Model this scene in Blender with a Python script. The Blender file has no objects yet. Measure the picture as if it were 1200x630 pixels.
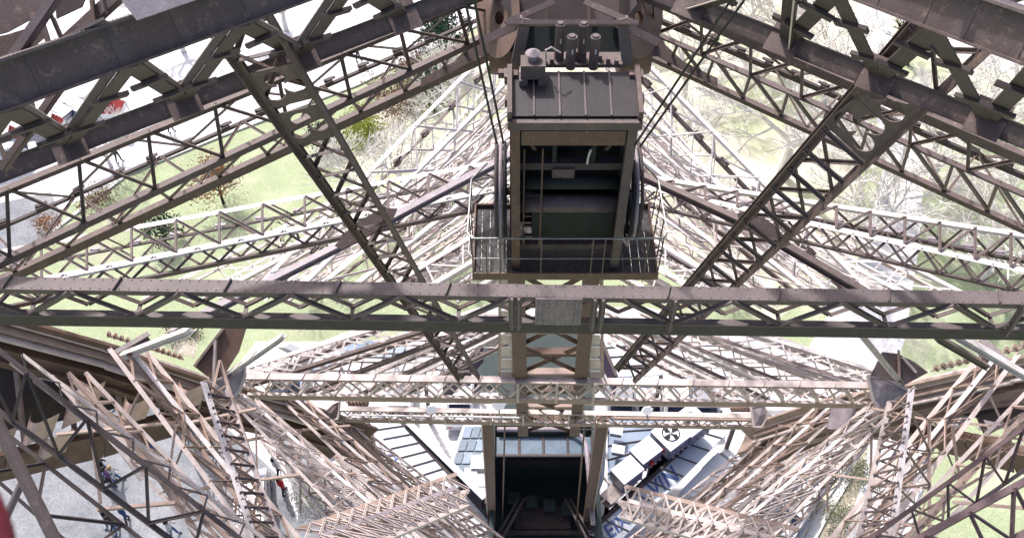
import bpy, bmesh, math, random
from mathutils import Vector, Matrix
random.seed(7)
R = math.radians
scene = bpy.context.scene
C = bpy.data.collections.new('place'); scene.collection.children.link(C)

# ------------------------------------------------------------------ camera frame used for surveying
F, CXP, CYP, CAMZ, PITCH = 1100.0, 600.0, 315.0, 45.0, R(50)
CAM = Vector((0, 0, CAMZ))
FW = Vector((0, math.cos(PITCH), -math.sin(PITCH)))
UP = Vector((0, math.sin(PITCH), math.cos(PITCH)))
XX = Vector((1, 0, 0)); ZZ = Vector((0, 0, 1))
def ray(x, y): return FW + XX*((x-CXP)/F) - UP*((y-CYP)/F)
def P(x, y, D): return CAM + ray(x, y)*D
def G(x, y, z=0.0):
    r = ray(x, y); return CAM + r*((z-CAMZ)/r.z)
def V(*a): return Vector(a)

# ------------------------------------------------------------------ materials
def mat(name, col, rough=.6, metal=0.0, col2=None, scale=3.0, spread=.5, bump=.15, fine=40., rust=None, rust_amt=.0, spec=.3):
    m = bpy.data.materials.new(name); m.use_nodes = True
    nt = m.node_tree; n = nt.nodes; l = nt.links
    b = n['Principled BSDF']
    b.inputs['Roughness'].default_value = rough; b.inputs['Metallic'].default_value = metal
    b.inputs['Specular IOR Level'].default_value = spec
    tc = n.new('ShaderNodeTexCoord')
    src = tc.outputs['Object']
    n1 = n.new('ShaderNodeTexNoise'); n1.inputs['Scale'].default_value = scale; n1.inputs['Detail'].default_value = 8; n1.inputs['Roughness'].default_value = .65
    l.new(src, n1.inputs['Vector'])
    r1 = n.new('ShaderNodeValToRGB')
    c2 = col2 if col2 else tuple(c*.6 for c in col)
    r1.color_ramp.elements[0].position = .5-spread/2; r1.color_ramp.elements[1].position = .5+spread/2
    r1.color_ramp.elements[0].color = (*c2, 1); r1.color_ramp.elements[1].color = (*col, 1)
    l.new(n1.outputs['Fac'], r1.inputs['Fac'])
    out = r1.outputs['Color']
    n2 = n.new('ShaderNodeTexNoise'); n2.inputs['Scale'].default_value = fine; n2.inputs['Detail'].default_value = 5
    l.new(src, n2.inputs['Vector'])
    if rust:
        r2 = n.new('ShaderNodeValToRGB'); r2.color_ramp.elements[0].position = .62-rust_amt; r2.color_ramp.elements[1].position = .72-rust_amt
        n3 = n.new('ShaderNodeTexNoise'); n3.inputs['Scale'].default_value = scale*2.7; n3.inputs['Detail'].default_value = 10; n3.inputs['Roughness'].default_value = .75
        l.new(src, n3.inputs['Vector']); l.new(n3.outputs['Fac'], r2.inputs['Fac'])
        mx = n.new('ShaderNodeMixRGB'); l.new(r2.outputs['Color'], mx.inputs['Fac']); l.new(out, mx.inputs['Color1']); mx.inputs['Color2'].default_value = (*rust, 1)
        out = mx.outputs['Color']
    hs = n.new('ShaderNodeMixRGB'); hs.blend_type = 'MULTIPLY'; hs.inputs['Fac'].default_value = .45
    r3 = n.new('ShaderNodeValToRGB'); r3.color_ramp.elements[0].position = .3; r3.color_ramp.elements[0].color = (.55, .55, .55, 1); r3.color_ramp.elements[1].position = .6
    l.new(n2.outputs['Fac'], r3.inputs['Fac']); l.new(out, hs.inputs['Color1']); l.new(r3.outputs['Color'], hs.inputs['Color2'])
    l.new(hs.outputs['Color'], b.inputs['Base Color'])
    if bump:
        bp = n.new('ShaderNodeBump'); bp.inputs['Strength'].default_value = bump; bp.inputs['Distance'].default_value = .02
        l.new(n2.outputs['Fac'], bp.inputs['Height']); l.new(bp.outputs['Normal'], b.inputs['Normal'])
    return m
M = {}
M['dark'] = mat('weathered_shaded_iron', (.175, .128, .118), .62, rust=(.27, .195, .165), rust_amt=.07)  # rusty near iron, with the shade it stands in put into the colour
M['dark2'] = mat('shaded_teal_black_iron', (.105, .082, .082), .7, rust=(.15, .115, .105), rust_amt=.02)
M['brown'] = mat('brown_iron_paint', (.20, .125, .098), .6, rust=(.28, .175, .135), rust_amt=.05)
M['mid'] = mat('lit_purple_brown_iron', (.21, .168, .165), .6, rust=(.33, .26, .25), rust_amt=.0, scale=2)  # brighter copy of the shaded purple brown, light on tops put into colour
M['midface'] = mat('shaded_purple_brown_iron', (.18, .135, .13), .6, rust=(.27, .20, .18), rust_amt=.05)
M['blackish'] = mat('shaded_black_iron', (.03, .036, .036), .7, rust=(.05, .045, .042), rust_amt=.02)  # deep shade inside the carriage put into the black base
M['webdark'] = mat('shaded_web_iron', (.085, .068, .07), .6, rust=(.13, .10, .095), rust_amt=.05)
M['petal'] = mat('tan_petal_panel', (.78, .56, .46), .6, rust=(.6, .42, .34), rust_amt=.02)
M['track'] = mat('lift_track_brown', (.15, .09, .07), .6, rust=(.21, .13, .10), rust_amt=.04)
M['warm'] = mat('warm_brown_paint', (.46, .335, .285), .6, rust=(.34, .235, .19), rust_amt=.02)  # also shaded faces of pale iron, warm bounce light put into the colour
M['pale'] = mat('pale_pink_sunlit_iron', (.76, .64, .60), .5, rust=(.56, .44, .39), rust_amt=.0)  # far iron, sunlight put into the base colour; also plain pale parts
M['white'] = mat('white_sunlit_iron', (.88, .81, .80), .5, rust=(.64, .54, .51), rust_amt=-.03)  # brightest far iron, sunlight put into the colour; also plain white parts
M['tan'] = mat('tan_panel_paint', (.24, .16, .13), .6, rust=(.15, .10, .085), rust_amt=.02)
M['lilac'] = mat('lilac_grey_paint', (.40, .34, .37), .5, rust=(.52, .46, .48), rust_amt=.04, scale=6)
M['roofwhite'] = mat('pale_zinc_roof', (.66, .70, .76), .45, col2=(.5, .54, .6), scale=1.0)
M['roofblue'] = mat('blue_grey_zinc_roof', (.30, .37, .47), .45, col2=(.2, .26, .36), scale=1.2)
M['glass'] = mat('blue_dusty_glass', (.12, .19, .27), .25, col2=(.05, .09, .13), scale=2., bump=0, spec=.6)
M['pit'] = mat('shaded_green_pit', (.06, .08, .078), .8, col2=(.04, .055, .055))  # greenish shade of the pit put into the base colour
M['purple'] = mat('deep_purple_fascia', (.10, .07, .12), .6)
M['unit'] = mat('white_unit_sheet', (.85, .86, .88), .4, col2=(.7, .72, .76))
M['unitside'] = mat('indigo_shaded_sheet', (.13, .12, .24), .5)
M['red'] = mat('red_paint', (.55, .03, .04), .45)
M['redfab'] = mat('red_canvas', (.5, .07, .07), .8)
M['black'] = mat('black_rubber', (.02, .02, .022), .7)
M['steel'] = mat('galvanised_steel', (.35, .35, .35), .4, metal=.6)
M['rope'] = mat('greased_cable', (.02, .022, .025), .5)
M['blueink'] = mat('blue_paint_lettering', (.10, .16, .42), .6)
M['bark'] = mat('dark_bark', (.08, .06, .05), .9)
M['palebark'] = mat('pale_bark', (.88, .85, .80), .9, col2=(.66, .62, .58))
M['glasscar'] = mat('tinted_window', (.02, .03, .07), .1, bump=0, spec=.8)
for nm, c in dict(carwhite=(.8, .8, .82), carblue=(.06, .09, .3), cargrey=(.35, .36, .4), carred=(.5, .04, .05), carblack=(.03, .03, .05)).items():
    M[nm] = mat('car_paint_'+nm[3:], c, .25, bump=0, spec=.6, col2=tuple(x*.9 for x in c))
for nm, c in dict(skin=(.55, .33, .24), hairdark=(.03, .02, .018), hairblond=(.45, .30, .14), jackblack=(.02, .022, .03), jackwhite=(.8, .79, .76), jackpurple=(.25, .12, .3), jackred=(.7, .03, .03), jackblue=(.06, .1, .25), denim=(.10, .18, .38), trousdark=(.03, .035, .05)).items():
    M[nm] = mat(nm+'_cloth' if nm not in ('skin', 'hairdark', 'hairblond') else nm+'_surface', c, .8, scale=9)
def leafmat(nm, c, c2):
    M[nm] = mat(nm, c, .7, col2=c2, scale=2.5, bump=0, spec=.2)
leafmat('leaf_green', (.12, .19, .05), (.04, .08, .025))
leafmat('leaf_dark', (.05, .10, .05), (.02, .045, .03))
leafmat('leaf_yellow', (.42, .44, .06), (.16, .22, .04))
leafmat('leaf_orange', (.5, .25, .12), (.3, .17, .1))
leafmat('leaf_red', (.32, .16, .13), (.16, .12, .08))
leafmat('ivy', (.16, .2, .11), (.3, .28, .2))

def ground_mat(name, stops, scale, leafy=0, fine=9., bump=.4):
    m = bpy.data.materials.new(name); m.use_nodes = True
    nt = m.node_tree; n = nt.nodes; l = nt.links; b = n['Principled BSDF']
    b.inputs['Roughness'].default_value = .95; b.inputs['Specular IOR Level'].default_value = .1
    tc = n.new('ShaderNodeTexCoord')
    a = n.new('ShaderNodeTexNoise'); a.inputs['Scale'].default_value = scale; a.inputs['Detail'].default_value = 12; a.inputs['Roughness'].default_value = .7
    l.new(tc.outputs['Object'], a.inputs['Vector'])
    r = n.new('ShaderNodeValToRGB'); e = r.color_ramp.elements
    e[0].position, e[0].color = stops[0][0], (*stops[0][1], 1); e[1].position, e[1].color = stops[-1][0], (*stops[-1][1], 1)
    for p, c in stops[1:-1]:
        x = e.new(p); x.color = (*c, 1)
    l.new(a.outputs['Fac'], r.inputs['Fac']); out = r.outputs['Color']
    f = n.new('ShaderNodeTexNoise'); f.inputs['Scale'].default_value = fine; f.inputs['Detail'].default_value = 6; f.inputs['Roughness'].default_value = .8
    l.new(tc.outputs['Object'], f.inputs['Vector'])
    mr = n.new('ShaderNodeMapRange'); mr.inputs[1].default_value = .3; mr.inputs[2].default_value = .7; mr.inputs[3].default_value = .62; mr.inputs[4].default_value = 1.25
    l.new(f.outputs['Fac'], mr.inputs[0])
    mu = n.new('ShaderNodeMixRGB'); mu.blend_type = 'MULTIPLY'; mu.inputs['Fac'].default_value = 1
    l.new(out, mu.inputs['Color1']); l.new(mr.outputs[0], mu.inputs['Color2']); out = mu.outputs['Color']
    if leafy:
        v = n.new('ShaderNodeTexVoronoi'); v.inputs['Scale'].default_value = 3.2; v.inputs['Randomness'].default_value = 1
        l.new(tc.outputs['Object'], v.inputs['Vector'])
        lt = n.new('ShaderNodeMath'); lt.operation = 'LESS_THAN'; lt.inputs[1].default_value = leafy
        dn = n.new('ShaderNodeTexNoise'); dn.inputs['Scale'].default_value = 14
        l.new(tc.outputs['Object'], dn.inputs['Vector'])
        ad = n.new('ShaderNodeMath'); ad.operation = 'MULTIPLY'; l.new(v.outputs['Distance'], ad.inputs[0]); l.new(dn.outputs['Fac'], ad.inputs[1])
        l.new(ad.outputs[0], lt.inputs[0])
        mx = n.new('ShaderNodeMixRGB'); l.new(lt.outputs[0], mx.inputs['Fac']); l.new(out, mx.inputs['Color1']); mx.inputs['Color2'].default_value = (.72, .66, .52, 1)
        out = mx.outputs['Color']
    l.new(out, b.inputs['Base Color'])
    bp = n.new('ShaderNodeBump'); bp.inputs['Strength'].default_value = bump; bp.inputs['Distance'].default_value = .05
    l.new(f.outputs['Fac'], bp.inputs['Height']); l.new(bp.outputs['Normal'], b.inputs['Normal'])
    return m
M['lawn'] = ground_mat('lawn_turf', [(.33, (.47, .46, .34)), (.45, (.35, .40, .245)), (.55, (.39, .45, .275)), (.68, (.58, .56, .44))], .14, leafy=.055)
M['lawndry'] = ground_mat('dry_lawn', [(.35, (.42, .49, .27)), (.48, (.58, .58, .43)), (.62, (.70, .66, .56))], .16, leafy=.07)
M['paved'] = ground_mat('pale_paving', [(.35, (.58, .57, .60)), (.5, (.72, .71, .73)), (.65, (.8, .79, .8))], .35, bump=.1, fine=5)
M['grey'] = ground_mat('grey_worn_asphalt', [(.32, (.15, .16, .175)), (.48, (.25, .26, .28)), (.6, (.31, .315, .33)), (.7, (.38, .385, .40))], .35, bump=.2, fine=7)
M['dirt'] = ground_mat('leafy_dirt', [(.35, (.30, .27, .2)), (.65, (.5, .46, .38))], .7, leafy=.10)
M['gravel'] = ground_mat('pale_ochre_gravel', [(.35, (.55, .47, .33)), (.65, (.74, .66, .5))], .7, bump=.3)
M['kerb'] = mat('pale_kerb_stone', (.8, .79, .76), .8)

# ------------------------------------------------------------------ mesh builder
class MB:
    def __init__(s): s.v = []; s.f = []; s.mi = []
    def add(s, vs, fs, mi=0):
        o = len(s.v); s.v += [Vector(a) for a in vs]
        for f in fs: s.f.append([o+i for i in f]); s.mi.append(mi)
    def hexa(s, b, t, mi=0):       # 4 bottom, 4 top
        s.add(list(b)+list(t), [(3, 2, 1, 0), (4, 5, 6, 7), (0, 1, 5, 4), (1, 2, 6, 5), (2, 3, 7, 6), (3, 0, 4, 7)], mi)
    def bar(s, p, q, w, h, up=ZZ, mi=0, off=(0, 0)):
        d = (q-p)
        if d.length < 1e-6: return
        d.normalize(); sd = d.cross(up)
        if sd.length < 1e-4: sd = d.cross(XX)
        sd.normalize(); u = sd.cross(d).normalized()
        o = sd*off[0]+u*off[1]
        c = [(-1, -1), (1, -1), (1, 1), (-1, 1)]
        s.hexa([p+o+sd*(a*w/2)+u*(b*h/2) for a, b in c], [q+o+sd*(a*w/2)+u*(b*h/2) for a, b in c], mi)
    def ell(s, p, q, w, h, t, up=ZZ, side=1, mi=0):     # angle iron: flat flange on top, leg hanging at one edge
        s.bar(p, q, w, t, up, mi)
        s.bar(p, q, t, h, up, mi, off=(side*(w/2-t*.5), -h/2-t*.5-.001))
    def box(s, c, sx, sy, sz, rz=0, mi=0):
        m = Matrix.Rotation(rz, 3, 'Z'); c = Vector(c)
        k = [(-1, -1), (1, -1), (1, 1), (-1, 1)]
        s.hexa([c+m@V(a*sx/2, b*sy/2, -sz/2) for a, b in k], [c+m@V(a*sx/2, b*sy/2, sz/2) for a, b in k], mi)
    def poly(s, pts, th, nrm=None, mi=0):               # extruded planar outline
        pts = [Vector(p) for p in pts]
        if nrm is None:
            nrm = Vector((0, 0, 0))
            for i in range(len(pts)):
                a, b = pts[i], pts[(i+1) % len(pts)]; nrm += a.cross(b)
            nrm.normalize()
        n = len(pts)
        s.add(pts+[p+nrm*th for p in pts], [tuple(range(n))[::-1], tuple(range(n, 2*n))]+[(i, (i+1) % n, n+(i+1) % n, n+i) for i in range(n)], mi)
    def cyl(s, p, q, r0, r1=None, k=12, mi=0, cap=True):
        r1 = r0 if r1 is None else r1
        d = (q-p).normalized(); a = d.orthogonal().normalized(); b = d.cross(a)
        vs = [p+(a*math.cos(t)+b*math.sin(t))*r0 for t in [2*math.pi*i/k for i in range(k)]] + [q+(a*math.cos(t)+b*math.sin(t))*r1 for t in [2*math.pi*i/k for i in range(k)]]
        fs = [(i, (i+1) % k, k+(i+1) % k, k+i) for i in range(k)]
        if cap: fs += [tuple(range(k))[::-1], tuple(range(k, 2*k))]
        s.add(vs, fs, mi)
    def ring(s, c, axis, Rr, rr, k=28, j=6, mi=0, arc=2*math.pi, t0=0):
        axis = Vector(axis).normalized(); a = axis.orthogonal().normalized(); b = axis.cross(a)
        closed = arc > 6.28; nn = k if closed else k+1
        vs = []
        for i in range(nn):
            t = t0+arc*i/k; rd = a*math.cos(t)+b*math.sin(t)
            for m_ in range(j):
                u = 2*math.pi*m_/j; vs.append(Vector(c)+rd*(Rr+rr*math.cos(u))+axis*(rr*math.sin(u)))
        fs = []
        for i in range(k):
            i2 = (i+1) % nn
            for m_ in range(j): fs.append((i*j+m_, i2*j+m_, i2*j+(m_+1) % j, i*j+(m_+1) % j))
        s.add(vs, fs, mi)
    def tube(s, pts, r, k=6, mi=0):
        pts = [Vector(p) for p in pts]; vs = []
        for i, p in enumerate(pts):
            d = (pts[min(i+1, len(pts)-1)]-pts[max(i-1, 0)]).normalized()
            a = d.cross(V(.13, .29, .95)).normalized(); b = d.cross(a)
            vs += [p+(a*math.cos(2*math.pi*t/k)+b*math.sin(2*math.pi*t/k))*r for t in range(k)]
        fs = [(i*k+t, i*k+(t+1) % k, (i+1)*k+(t+1) % k, (i+1)*k+t) for i in range(len(pts)-1) for t in range(k)]
        fs += [tuple(range(k))[::-1], tuple(range((len(pts)-1)*k, len(pts)*k))]
        s.add(vs, fs, mi)
    def rivet(s, p, n, r, mi=0):
        n = n.normalized(); a = n.orthogonal().normalized(); b = n.cross(a)
        v = [p+(a*math.cos(t)+b*math.sin(t))*r for t in [math.pi/3*i for i in range(6)]]+[p+n*r*.55+(a*math.cos(t)+b*math.sin(t))*r*.5 for t in [math.pi/3*i for i in range(6)]]
        s.add(v, [(i, (i+1) % 6, 6+(i+1) % 6, 6+i) for i in range(6)]+[(6, 7, 8, 9, 10, 11)], mi)
    def rivets(s, p, q, n, up, r, sides=(0,)):
        L = (q-p).length; d = (q-p).normalized(); sd = d.cross(up).normalized()
        for i in range(n):
            for o in sides: s.rivet(p+d*(L*(i+.5)/n)+sd*o, up, r)
    def build(s, name, m, parent=None, smooth=False):
        me = bpy.data.meshes.new(name)
        o = Vector((0, 0, 0))
        if parent is not None: o = Vector(parent['_w']) if '_w' in parent else parent.location
        me.from_pydata([tuple(v-o) for v in s.v], [], s.f); me.validate(); me.update()
        for mm in (m if isinstance(m, (list, tuple)) else [m]): me.materials.append(mm)
        if isinstance(m, (list, tuple)): me.polygons.foreach_set('material_index', s.mi[:len(me.polygons)])
        if smooth: me.polygons.foreach_set('use_smooth', [True]*len(me.polygons))
        ob = bpy.data.objects.new(name, me); C.objects.link(ob)
        if parent is not None: ob.parent = parent
        if parent is not None: ob['_w'] = tuple(o)
        return ob
def tag(o, label=None, cat=None, group=None, kind=None):
    if label: o['label'] = label
    if cat: o['category'] = cat
    if group: o['group'] = group
    if kind: o['kind'] = kind
    return o
def thing(name, loc, label, cat, group=None):
    o = bpy.data.objects.new(name, None); C.objects.link(o); o.location = loc; o.empty_display_size = .1
    return tag(o, label, cat, group)
def struct(name, mb, m): return tag(mb.build(name, m), kind='structure')
def copy_tree(o, parent=None):
    c = o.copy(); C.objects.link(c); c.parent = parent
    for ch in list(o.children): copy_tree(ch, c)
    return c

# ------------------------------------------------------------------ lattice girders
def lerp(a, b, t): return a+(b-a)*t
def lattice(chA, chB, n, pat, nrm, phase=0):
    """list of (p,q,kind) bars between two chords"""
    out = []
    for i in range(n):
        a0, a1 = lerp(*chA, i/n), lerp(*chA, (i+1)/n); b0, b1 = lerp(*chB, i/n), lerp(*chB, (i+1)/n)
        if pat in ('Z',):
            out.append((a0, b1, 'brace') if (i+phase) % 2 else (b0, a1, 'brace'))
        if pat in ('X', 'RX'):
            out += [(a0, b1, 'brace'), (b0, a1, 'brace2')]
        if pat in ('N', ):
            out.append((b0, a1, 'brace') if phase else (a0, b1, 'brace'))
        if pat in ('R', 'RX', 'N') and i: out.append((a0, b0, 'rung'))
        if pat == 'V':
            m = lerp(*chB, (i+.5)/n); out += [(a0, m, 'brace'), (m, a1, 'brace')]
    return out
def girder(label, cat, chords, faces, csize, bsize, m, mb_=None, group=None, split=True, name='lattice_girder', clips=None, shape='ell', rmat=None):
    """chords: [(p,q)...], front two first; faces: (i,j,pattern,n,phase). m = chord material(s), mb_ = brace material"""
    mb_ = mb_ or m
    root = thing(name, chords[0][0], label, cat, group)
    away = FW
    mc = m if isinstance(m, (list, tuple)) else [m]*len(chords)
    for k, (p, q) in enumerate(chords):
        b = MB(); w, h = csize if not isinstance(csize[0], (list, tuple)) else csize[k]
        up = ZZ if abs((q-p).normalized().z) < .9 else UP
        if shape == 'ell':
            t = max(.012, min(w, h)*.16)
            b.ell(p, q, w, h, t, up, 1 if k % 2 else -1)
        else: b.bar(p, q, w, h, up)
        b.build('chord', mc[k % len(mc)], root)
    for fi, (i, j, pat, n, ph) in enumerate(faces):
        nrm = (chords[i][1]-chords[i][0]).cross(chords[j][0]-chords[i][0])
        if nrm.length < 1e-6: nrm = away.copy()
        nrm.normalize()
        if nrm.dot(FW) < 0: nrm = -nrm
        bars = lattice(chords[i], chords[j], n, pat, nrm, ph)
        w, t = bsize
        if fi > 1: w *= .8
        wr = w*(1.05 if rmat and 'ladder-like' in label else 1.0)
        if split:
            for p, q, kd in bars:
                b = MB(); o = nrm*(t*.8 if kd == 'brace2' else (-t*.9 if kd == 'rung' else 0))
                w2 = wr if kd == 'rung' else w
                b.ell(p+o, q+o, w2, w2*.6, t, nrm, 1); b.build('rung' if kd == 'rung' else 'brace', (rmat or mb_) if kd == 'rung' else mb_, root)
        else:
            b = MB()
            for p, q, kd in bars:
                o = nrm*(t*.8 if kd == 'brace2' else (-t*.9 if kd == 'rung' else 0))
                b.bar(p+o, q+o, w, t, nrm)
            b.build('lacing', mb_, root)
    if clips:
        k, n, sz, cm = clips
        p, q = chords[k]; d = (q-p).normalized()
        for i in range(n):
            c = lerp(p, q, (i+.5+random.uniform(-.08, .08))/n)
            b = MB(); b.bar(c-d*sz*.5+ZZ*sz*.3, c+d*sz*.5+ZZ*sz*.3, sz*.9, sz*.5, ZZ)
            b.bar(c-d*sz*.2+ZZ*sz*.62, c+d*sz*.9+ZZ*sz*.62, sz*.45, sz*.12, ZZ)
            b.bar(c-d*sz*.3-ZZ*sz*.1, c-d*sz*.3+ZZ*sz*.75, sz*.3, sz*.3, XX)
            b.build('clamp', cm, root)
    return root
def L(x0, y0, d0, x1, y1, d1): return (P(x0, y0, d0), P(x1, y1, d1))
def off(ch, v): return (ch[0]+v, ch[1]+v)
GG = 'iron lattice girders of the tower leg'

# ================================================================== GROUND
def sheet(name, pts, z, m, label=None):
    b = MB(); P_ = [G(x, y, 0) for x, y in pts]
    for p in P_: p.z = z
    b.add(P_, [tuple(range(len(P_)))])
    o = struct(name, b, m)
    for p in o.data.polygons:
        if p.normal.z < 0: p.flip()
    return o
b = MB(); b.add([V(-400, -200, 0), V(400, -200, 0), V(400, 700, 0), V(-400, 700, 0)], [(0, 1, 2, 3)]); struct('lawn_ground', b, M['lawn'])
sheet('road', [(-160, 470), (-200, 250), (40, 262), (150, 205), (260, 160), (420, 100), (560, 30), (660, -60), (-500, -160), (-700, 200)], .004, M['paved'])
sheet('asphalt_road', [(-160, 330), (-140, 268), (60, 225), (75, 262), (30, 300)], .008, M['grey'])
sheet('dry_lawn_ground', [(560, 60), (600, -40), (1160, -40), (1240, 120), (1000, 205), (1010, 310), (900, 380), (760, 300), (700, 180), (600, 200), (470, 240), (380, 190), (470, 110)], .004, M['lawndry'])
sheet('path', [(940, 420), (1010, 300), (1040, 180), (1000, 60), (1010, -40), (1040, -40), (1050, 80), (1085, 190), (1075, 300), (1060, 400), (1045, 440)], .008, M['paved'])
sheet('road', [(985, -40), (1140, -30), (1400, 40), (1400, 110), (1200, 95), (1110, 60), (1050, 20)], .012, M['paved'])
sheet('paved_forecourt', [(440, 400), (560, 360), (760, 360), (905, 400), (1000, 440), (1085, 470), (1095, 530), (1060, 640), (1040, 900), (-300, 900), (-300, 480), (0, 440), (270, 440), (300, 400)], .006, M['paved'])
sheet('asphalt_ground', [(-300, 440), (190, 455), (265, 500), (330, 560), (360, 640), (370, 760), (-300, 900)], .010, M['grey'])
sheet('asphalt_ground', [(305, 440), (350, 450), (400, 600), (420, 760), (330, 760), (350, 600)], .014, M['grey'])
sheet('asphalt_road', [(880, 480), (935, 480), (900, 640), (840, 640)], .010, M['grey'])
sheet('dirt_bed', [(945, 630), (1000, 505), (1020, 508), (1012, 560), (985, 640), (975, 700), (930, 700)], .014, M['dirt'])
sheet('gravel_bed', [(948, 610), (950, 575), (975, 535), (985, 548), (985, 560), (960, 600), (940, 640)], .018, M['gravel'])
sheet('lawn', [(1085, 395), (1260, 395), (1330, 700), (1070, 760), (1090, 600), (1085, 500)], .018, M['lawn'])
sheet('dirt_bed', [(200, 372), (235, 388), (228, 420), (205, 412), (190, 392)], .012, M['dirt'])
# kerbs (real raised stones)
def kerb(pts, h=.13, w=.22):
    b = MB(); q = [G(x, y, 0) for x, y in pts]
    for a, c in zip(q, q[1:]): b.bar(a+ZZ*(h/2+.004), c+ZZ*(h/2+.004), w, h, ZZ)
    struct('kerb', b, M['kerb'])
kerb([(30, 300), (75, 262), (150, 205), (260, 160), (420, 100), (560, 30)])
kerb([(1060, 640), (1083, 530), (1083, 470)])
kerb([(945, 640), (965, 603), (990, 562), (988, 545), (974, 532), (950, 573)], w=.5)
# ================================================================== VEGETATION
def grow(b, tips, p, d, L_, r, depth, spread=.55, k=4):
    pts = [p]; q = p.copy(); dd = d.copy()
    n = 3
    for i in range(n):
        dd = (dd+V(random.gauss(0, .13), random.gauss(0, .13), random.gauss(0, .08)+.04)).normalized()
        q2 = q+dd*(L_/n); b.cyl(q, q2, r*(1-.25*i/n), r*(1-.25*(i+1)/n), k, cap=False); q = q2
        if depth > 0 and i > 0:
            e = (dd+V(random.gauss(0, spread), random.gauss(0, spread), random.gauss(0, spread*.5))).normalized()
            grow(b, tips, q, e, L_*random.uniform(.55, .75), r*.5, depth-1, spread, 3)
    if depth > 0:
        for s_ in range(2):
            e = (dd+V(random.gauss(0, spread), random.gauss(0, spread), random.gauss(0, spread*.4))).normalized()
            grow(b, tips, q, e, L_*random.uniform(.6, .8), r*.62, depth-1, spread, 3)
    else: tips.append(q)
def bare_proto(h, seed, bark, depth=4):
    random.seed(seed)
    root = thing('bare_tree', V(0, 0, 0), 'x', 'tree', 'leafless pale trees on the lawn')
    t = MB(); t.cyl(V(0, 0, 0), V(.05, .03, h*.14), h*.036, h*.03, 8); t.cyl(V(.05, .03, h*.14), V(.02, .08, h*.3), h*.03, h*.024, 8)
    t.build('trunk', bark, root)
    cb = MB(); tips = []
    for i in range(5):
        a = i*1.256+random.uniform(-.3, .3)
        grow(cb, tips, V(.02, .08, h*(.22+.016*i)), V(math.cos(a)*.75, math.sin(a)*.75, .8).normalized(), h*.3, h*.018, depth)
    cb.build('crown', bark, root)
    return root
def leafy(name, label, loc, h, w, lm, n=900, ls=.12, trunk=.25, bark='bark', gappy=.5, seed=1):
    random.seed(seed)
    root = thing(name, loc, label, 'tree' if trunk else 'shrub', None)
    if trunk:
        t = MB(); t.cyl(loc, loc+V(0, 0, h*trunk), h*.03, h*.022, 7)
        tips = []
        for i in range(6):
            a = i*1.05; grow(t, tips, loc+V(0, 0, h*trunk*(.8+.04*i)), V(math.cos(a)*.6, math.sin(a)*.6, .9).normalized(), h*.28, h*.012, 2)
        t.build('trunk', M[bark], root)
    c = MB(); cl = []
    for i in range(int(9+gappy*10)):
        u = random.uniform(0, 2*math.pi); rr = math.sqrt(random.random())*w*.42; zz = h*(trunk+(1-trunk)*random.uniform(.12, .92))
        taper = 1-.55*max(0, (zz/h-.55))/.45
        cl.append((loc+V(math.cos(u)*rr*taper, math.sin(u)*rr*taper, zz), w*random.uniform(.12, .24)))
    for i in range(n):
        cc, cr = random.choice(cl)
        p = cc+V(random.gauss(0, 1), random.gauss(0, 1), random.gauss(0, .8))*cr*.62
        if p.z < loc.z+.02: continue
        a = V(random.gauss(0, 1), random.gauss(0, 1), random.gauss(0, 1)).normalized(); bq = a.orthogonal().normalized(); s_ = ls*random.uniform(.5, 1.3)
        c.add([p-a*s_, p-bq*s_*.5, p+a*s_, p+bq*s_*.5], [(0, 1, 2, 3)])
    c.build('crown' if trunk else 'foliage', M[lm], root)
    return root
def cyl_fix(): pass
protos = [bare_proto(7, 3, M['palebark'], 4), bare_proto(7, 11, M['palebark'], 4), bare_proto(7, 23, M['bark'], 3)]
spots = [ # proto, px, py(base), scale, label
 (1, 915, 205, 1.5, 'large pale bare tree on the right lawn, inside the trefoil bracing'),
 (1, 1010, 300, 1.25, 'spreading white bare tree beside the pale path at right'),
 (0, 800, 120, 1.1, 'pale bare tree left of the right-hand cable pair'),
 (1, 1090, 215, 1.2, 'white bare tree between path and right edge lawn'),
 (0, 1160, 150, 1.0, 'small pale bare tree near the upper right road'),
 (1, 860, 60, 1.2, 'pale bare tree high behind the upper right girder'),
 (0, 965, 120, 1.1, 'pale bare tree behind the right trefoil plates'),
 (1, 1150, 330, 1.1, 'pale bare tree low on the far right lawn'),
 (1, 478, 238, .8, 'mass of white twigs behind the left trefoil brace'),
 (0, 215, 60, .9, 'pale bare tree in the upper left between girder plates'),
 (0, 540, 175, 1.1, 'white bare tree just left of the lift head'),
 (2, 500, 300, .8, 'dark bare tree left of the maintenance platform'),
 (2, 372, 318, .7, 'dark leaning bare tree below the left brace plate'),
 (2, 1062, 75, .9, 'dark thin tree standing by the upper right road'),
 (0, 130, 195, .6, 'thin pale sapling at the edge of the upper left road'),
 (0, 820, 300, .8, 'pale bare tree low right of the platform'),
 (1, 780, 215, 1.0, 'dense white bare tree right of the lift wheels'), (0, 1035, 235, 1.1, 'white bare tree in the middle of the right lawn'),
 (0, 440, 255, .9, 'white bare bushy tree between left brace and railing'), (1, 700, 50, 1.0, 'pale bare tree behind the drum housing'), (0, 915, 90, 1.2, 'pale bare tree near the top right of centre'), (1, 1120, 285, .9, 'pale bare tree over the level girder at right'),
 (0, 560, 300, .8, 'pale bare tree behind the left side of the railing'), (0, 335, 35, .9, 'pale bare tree near the top of the left brace'),
]
first = {}
for k, x, y, s_, lb in spots:
    pr = protos[k]
    if k not in first: first[k] = 1; o = pr
    else: o = copy_tree(pr)
    o.location = G(x, y, 0); o.scale = (s_,)*3; o.rotation_euler.z = x*.37
    o['label'] = lb
    if k == 2: o['group'] = 'dark leafless trees'
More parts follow.
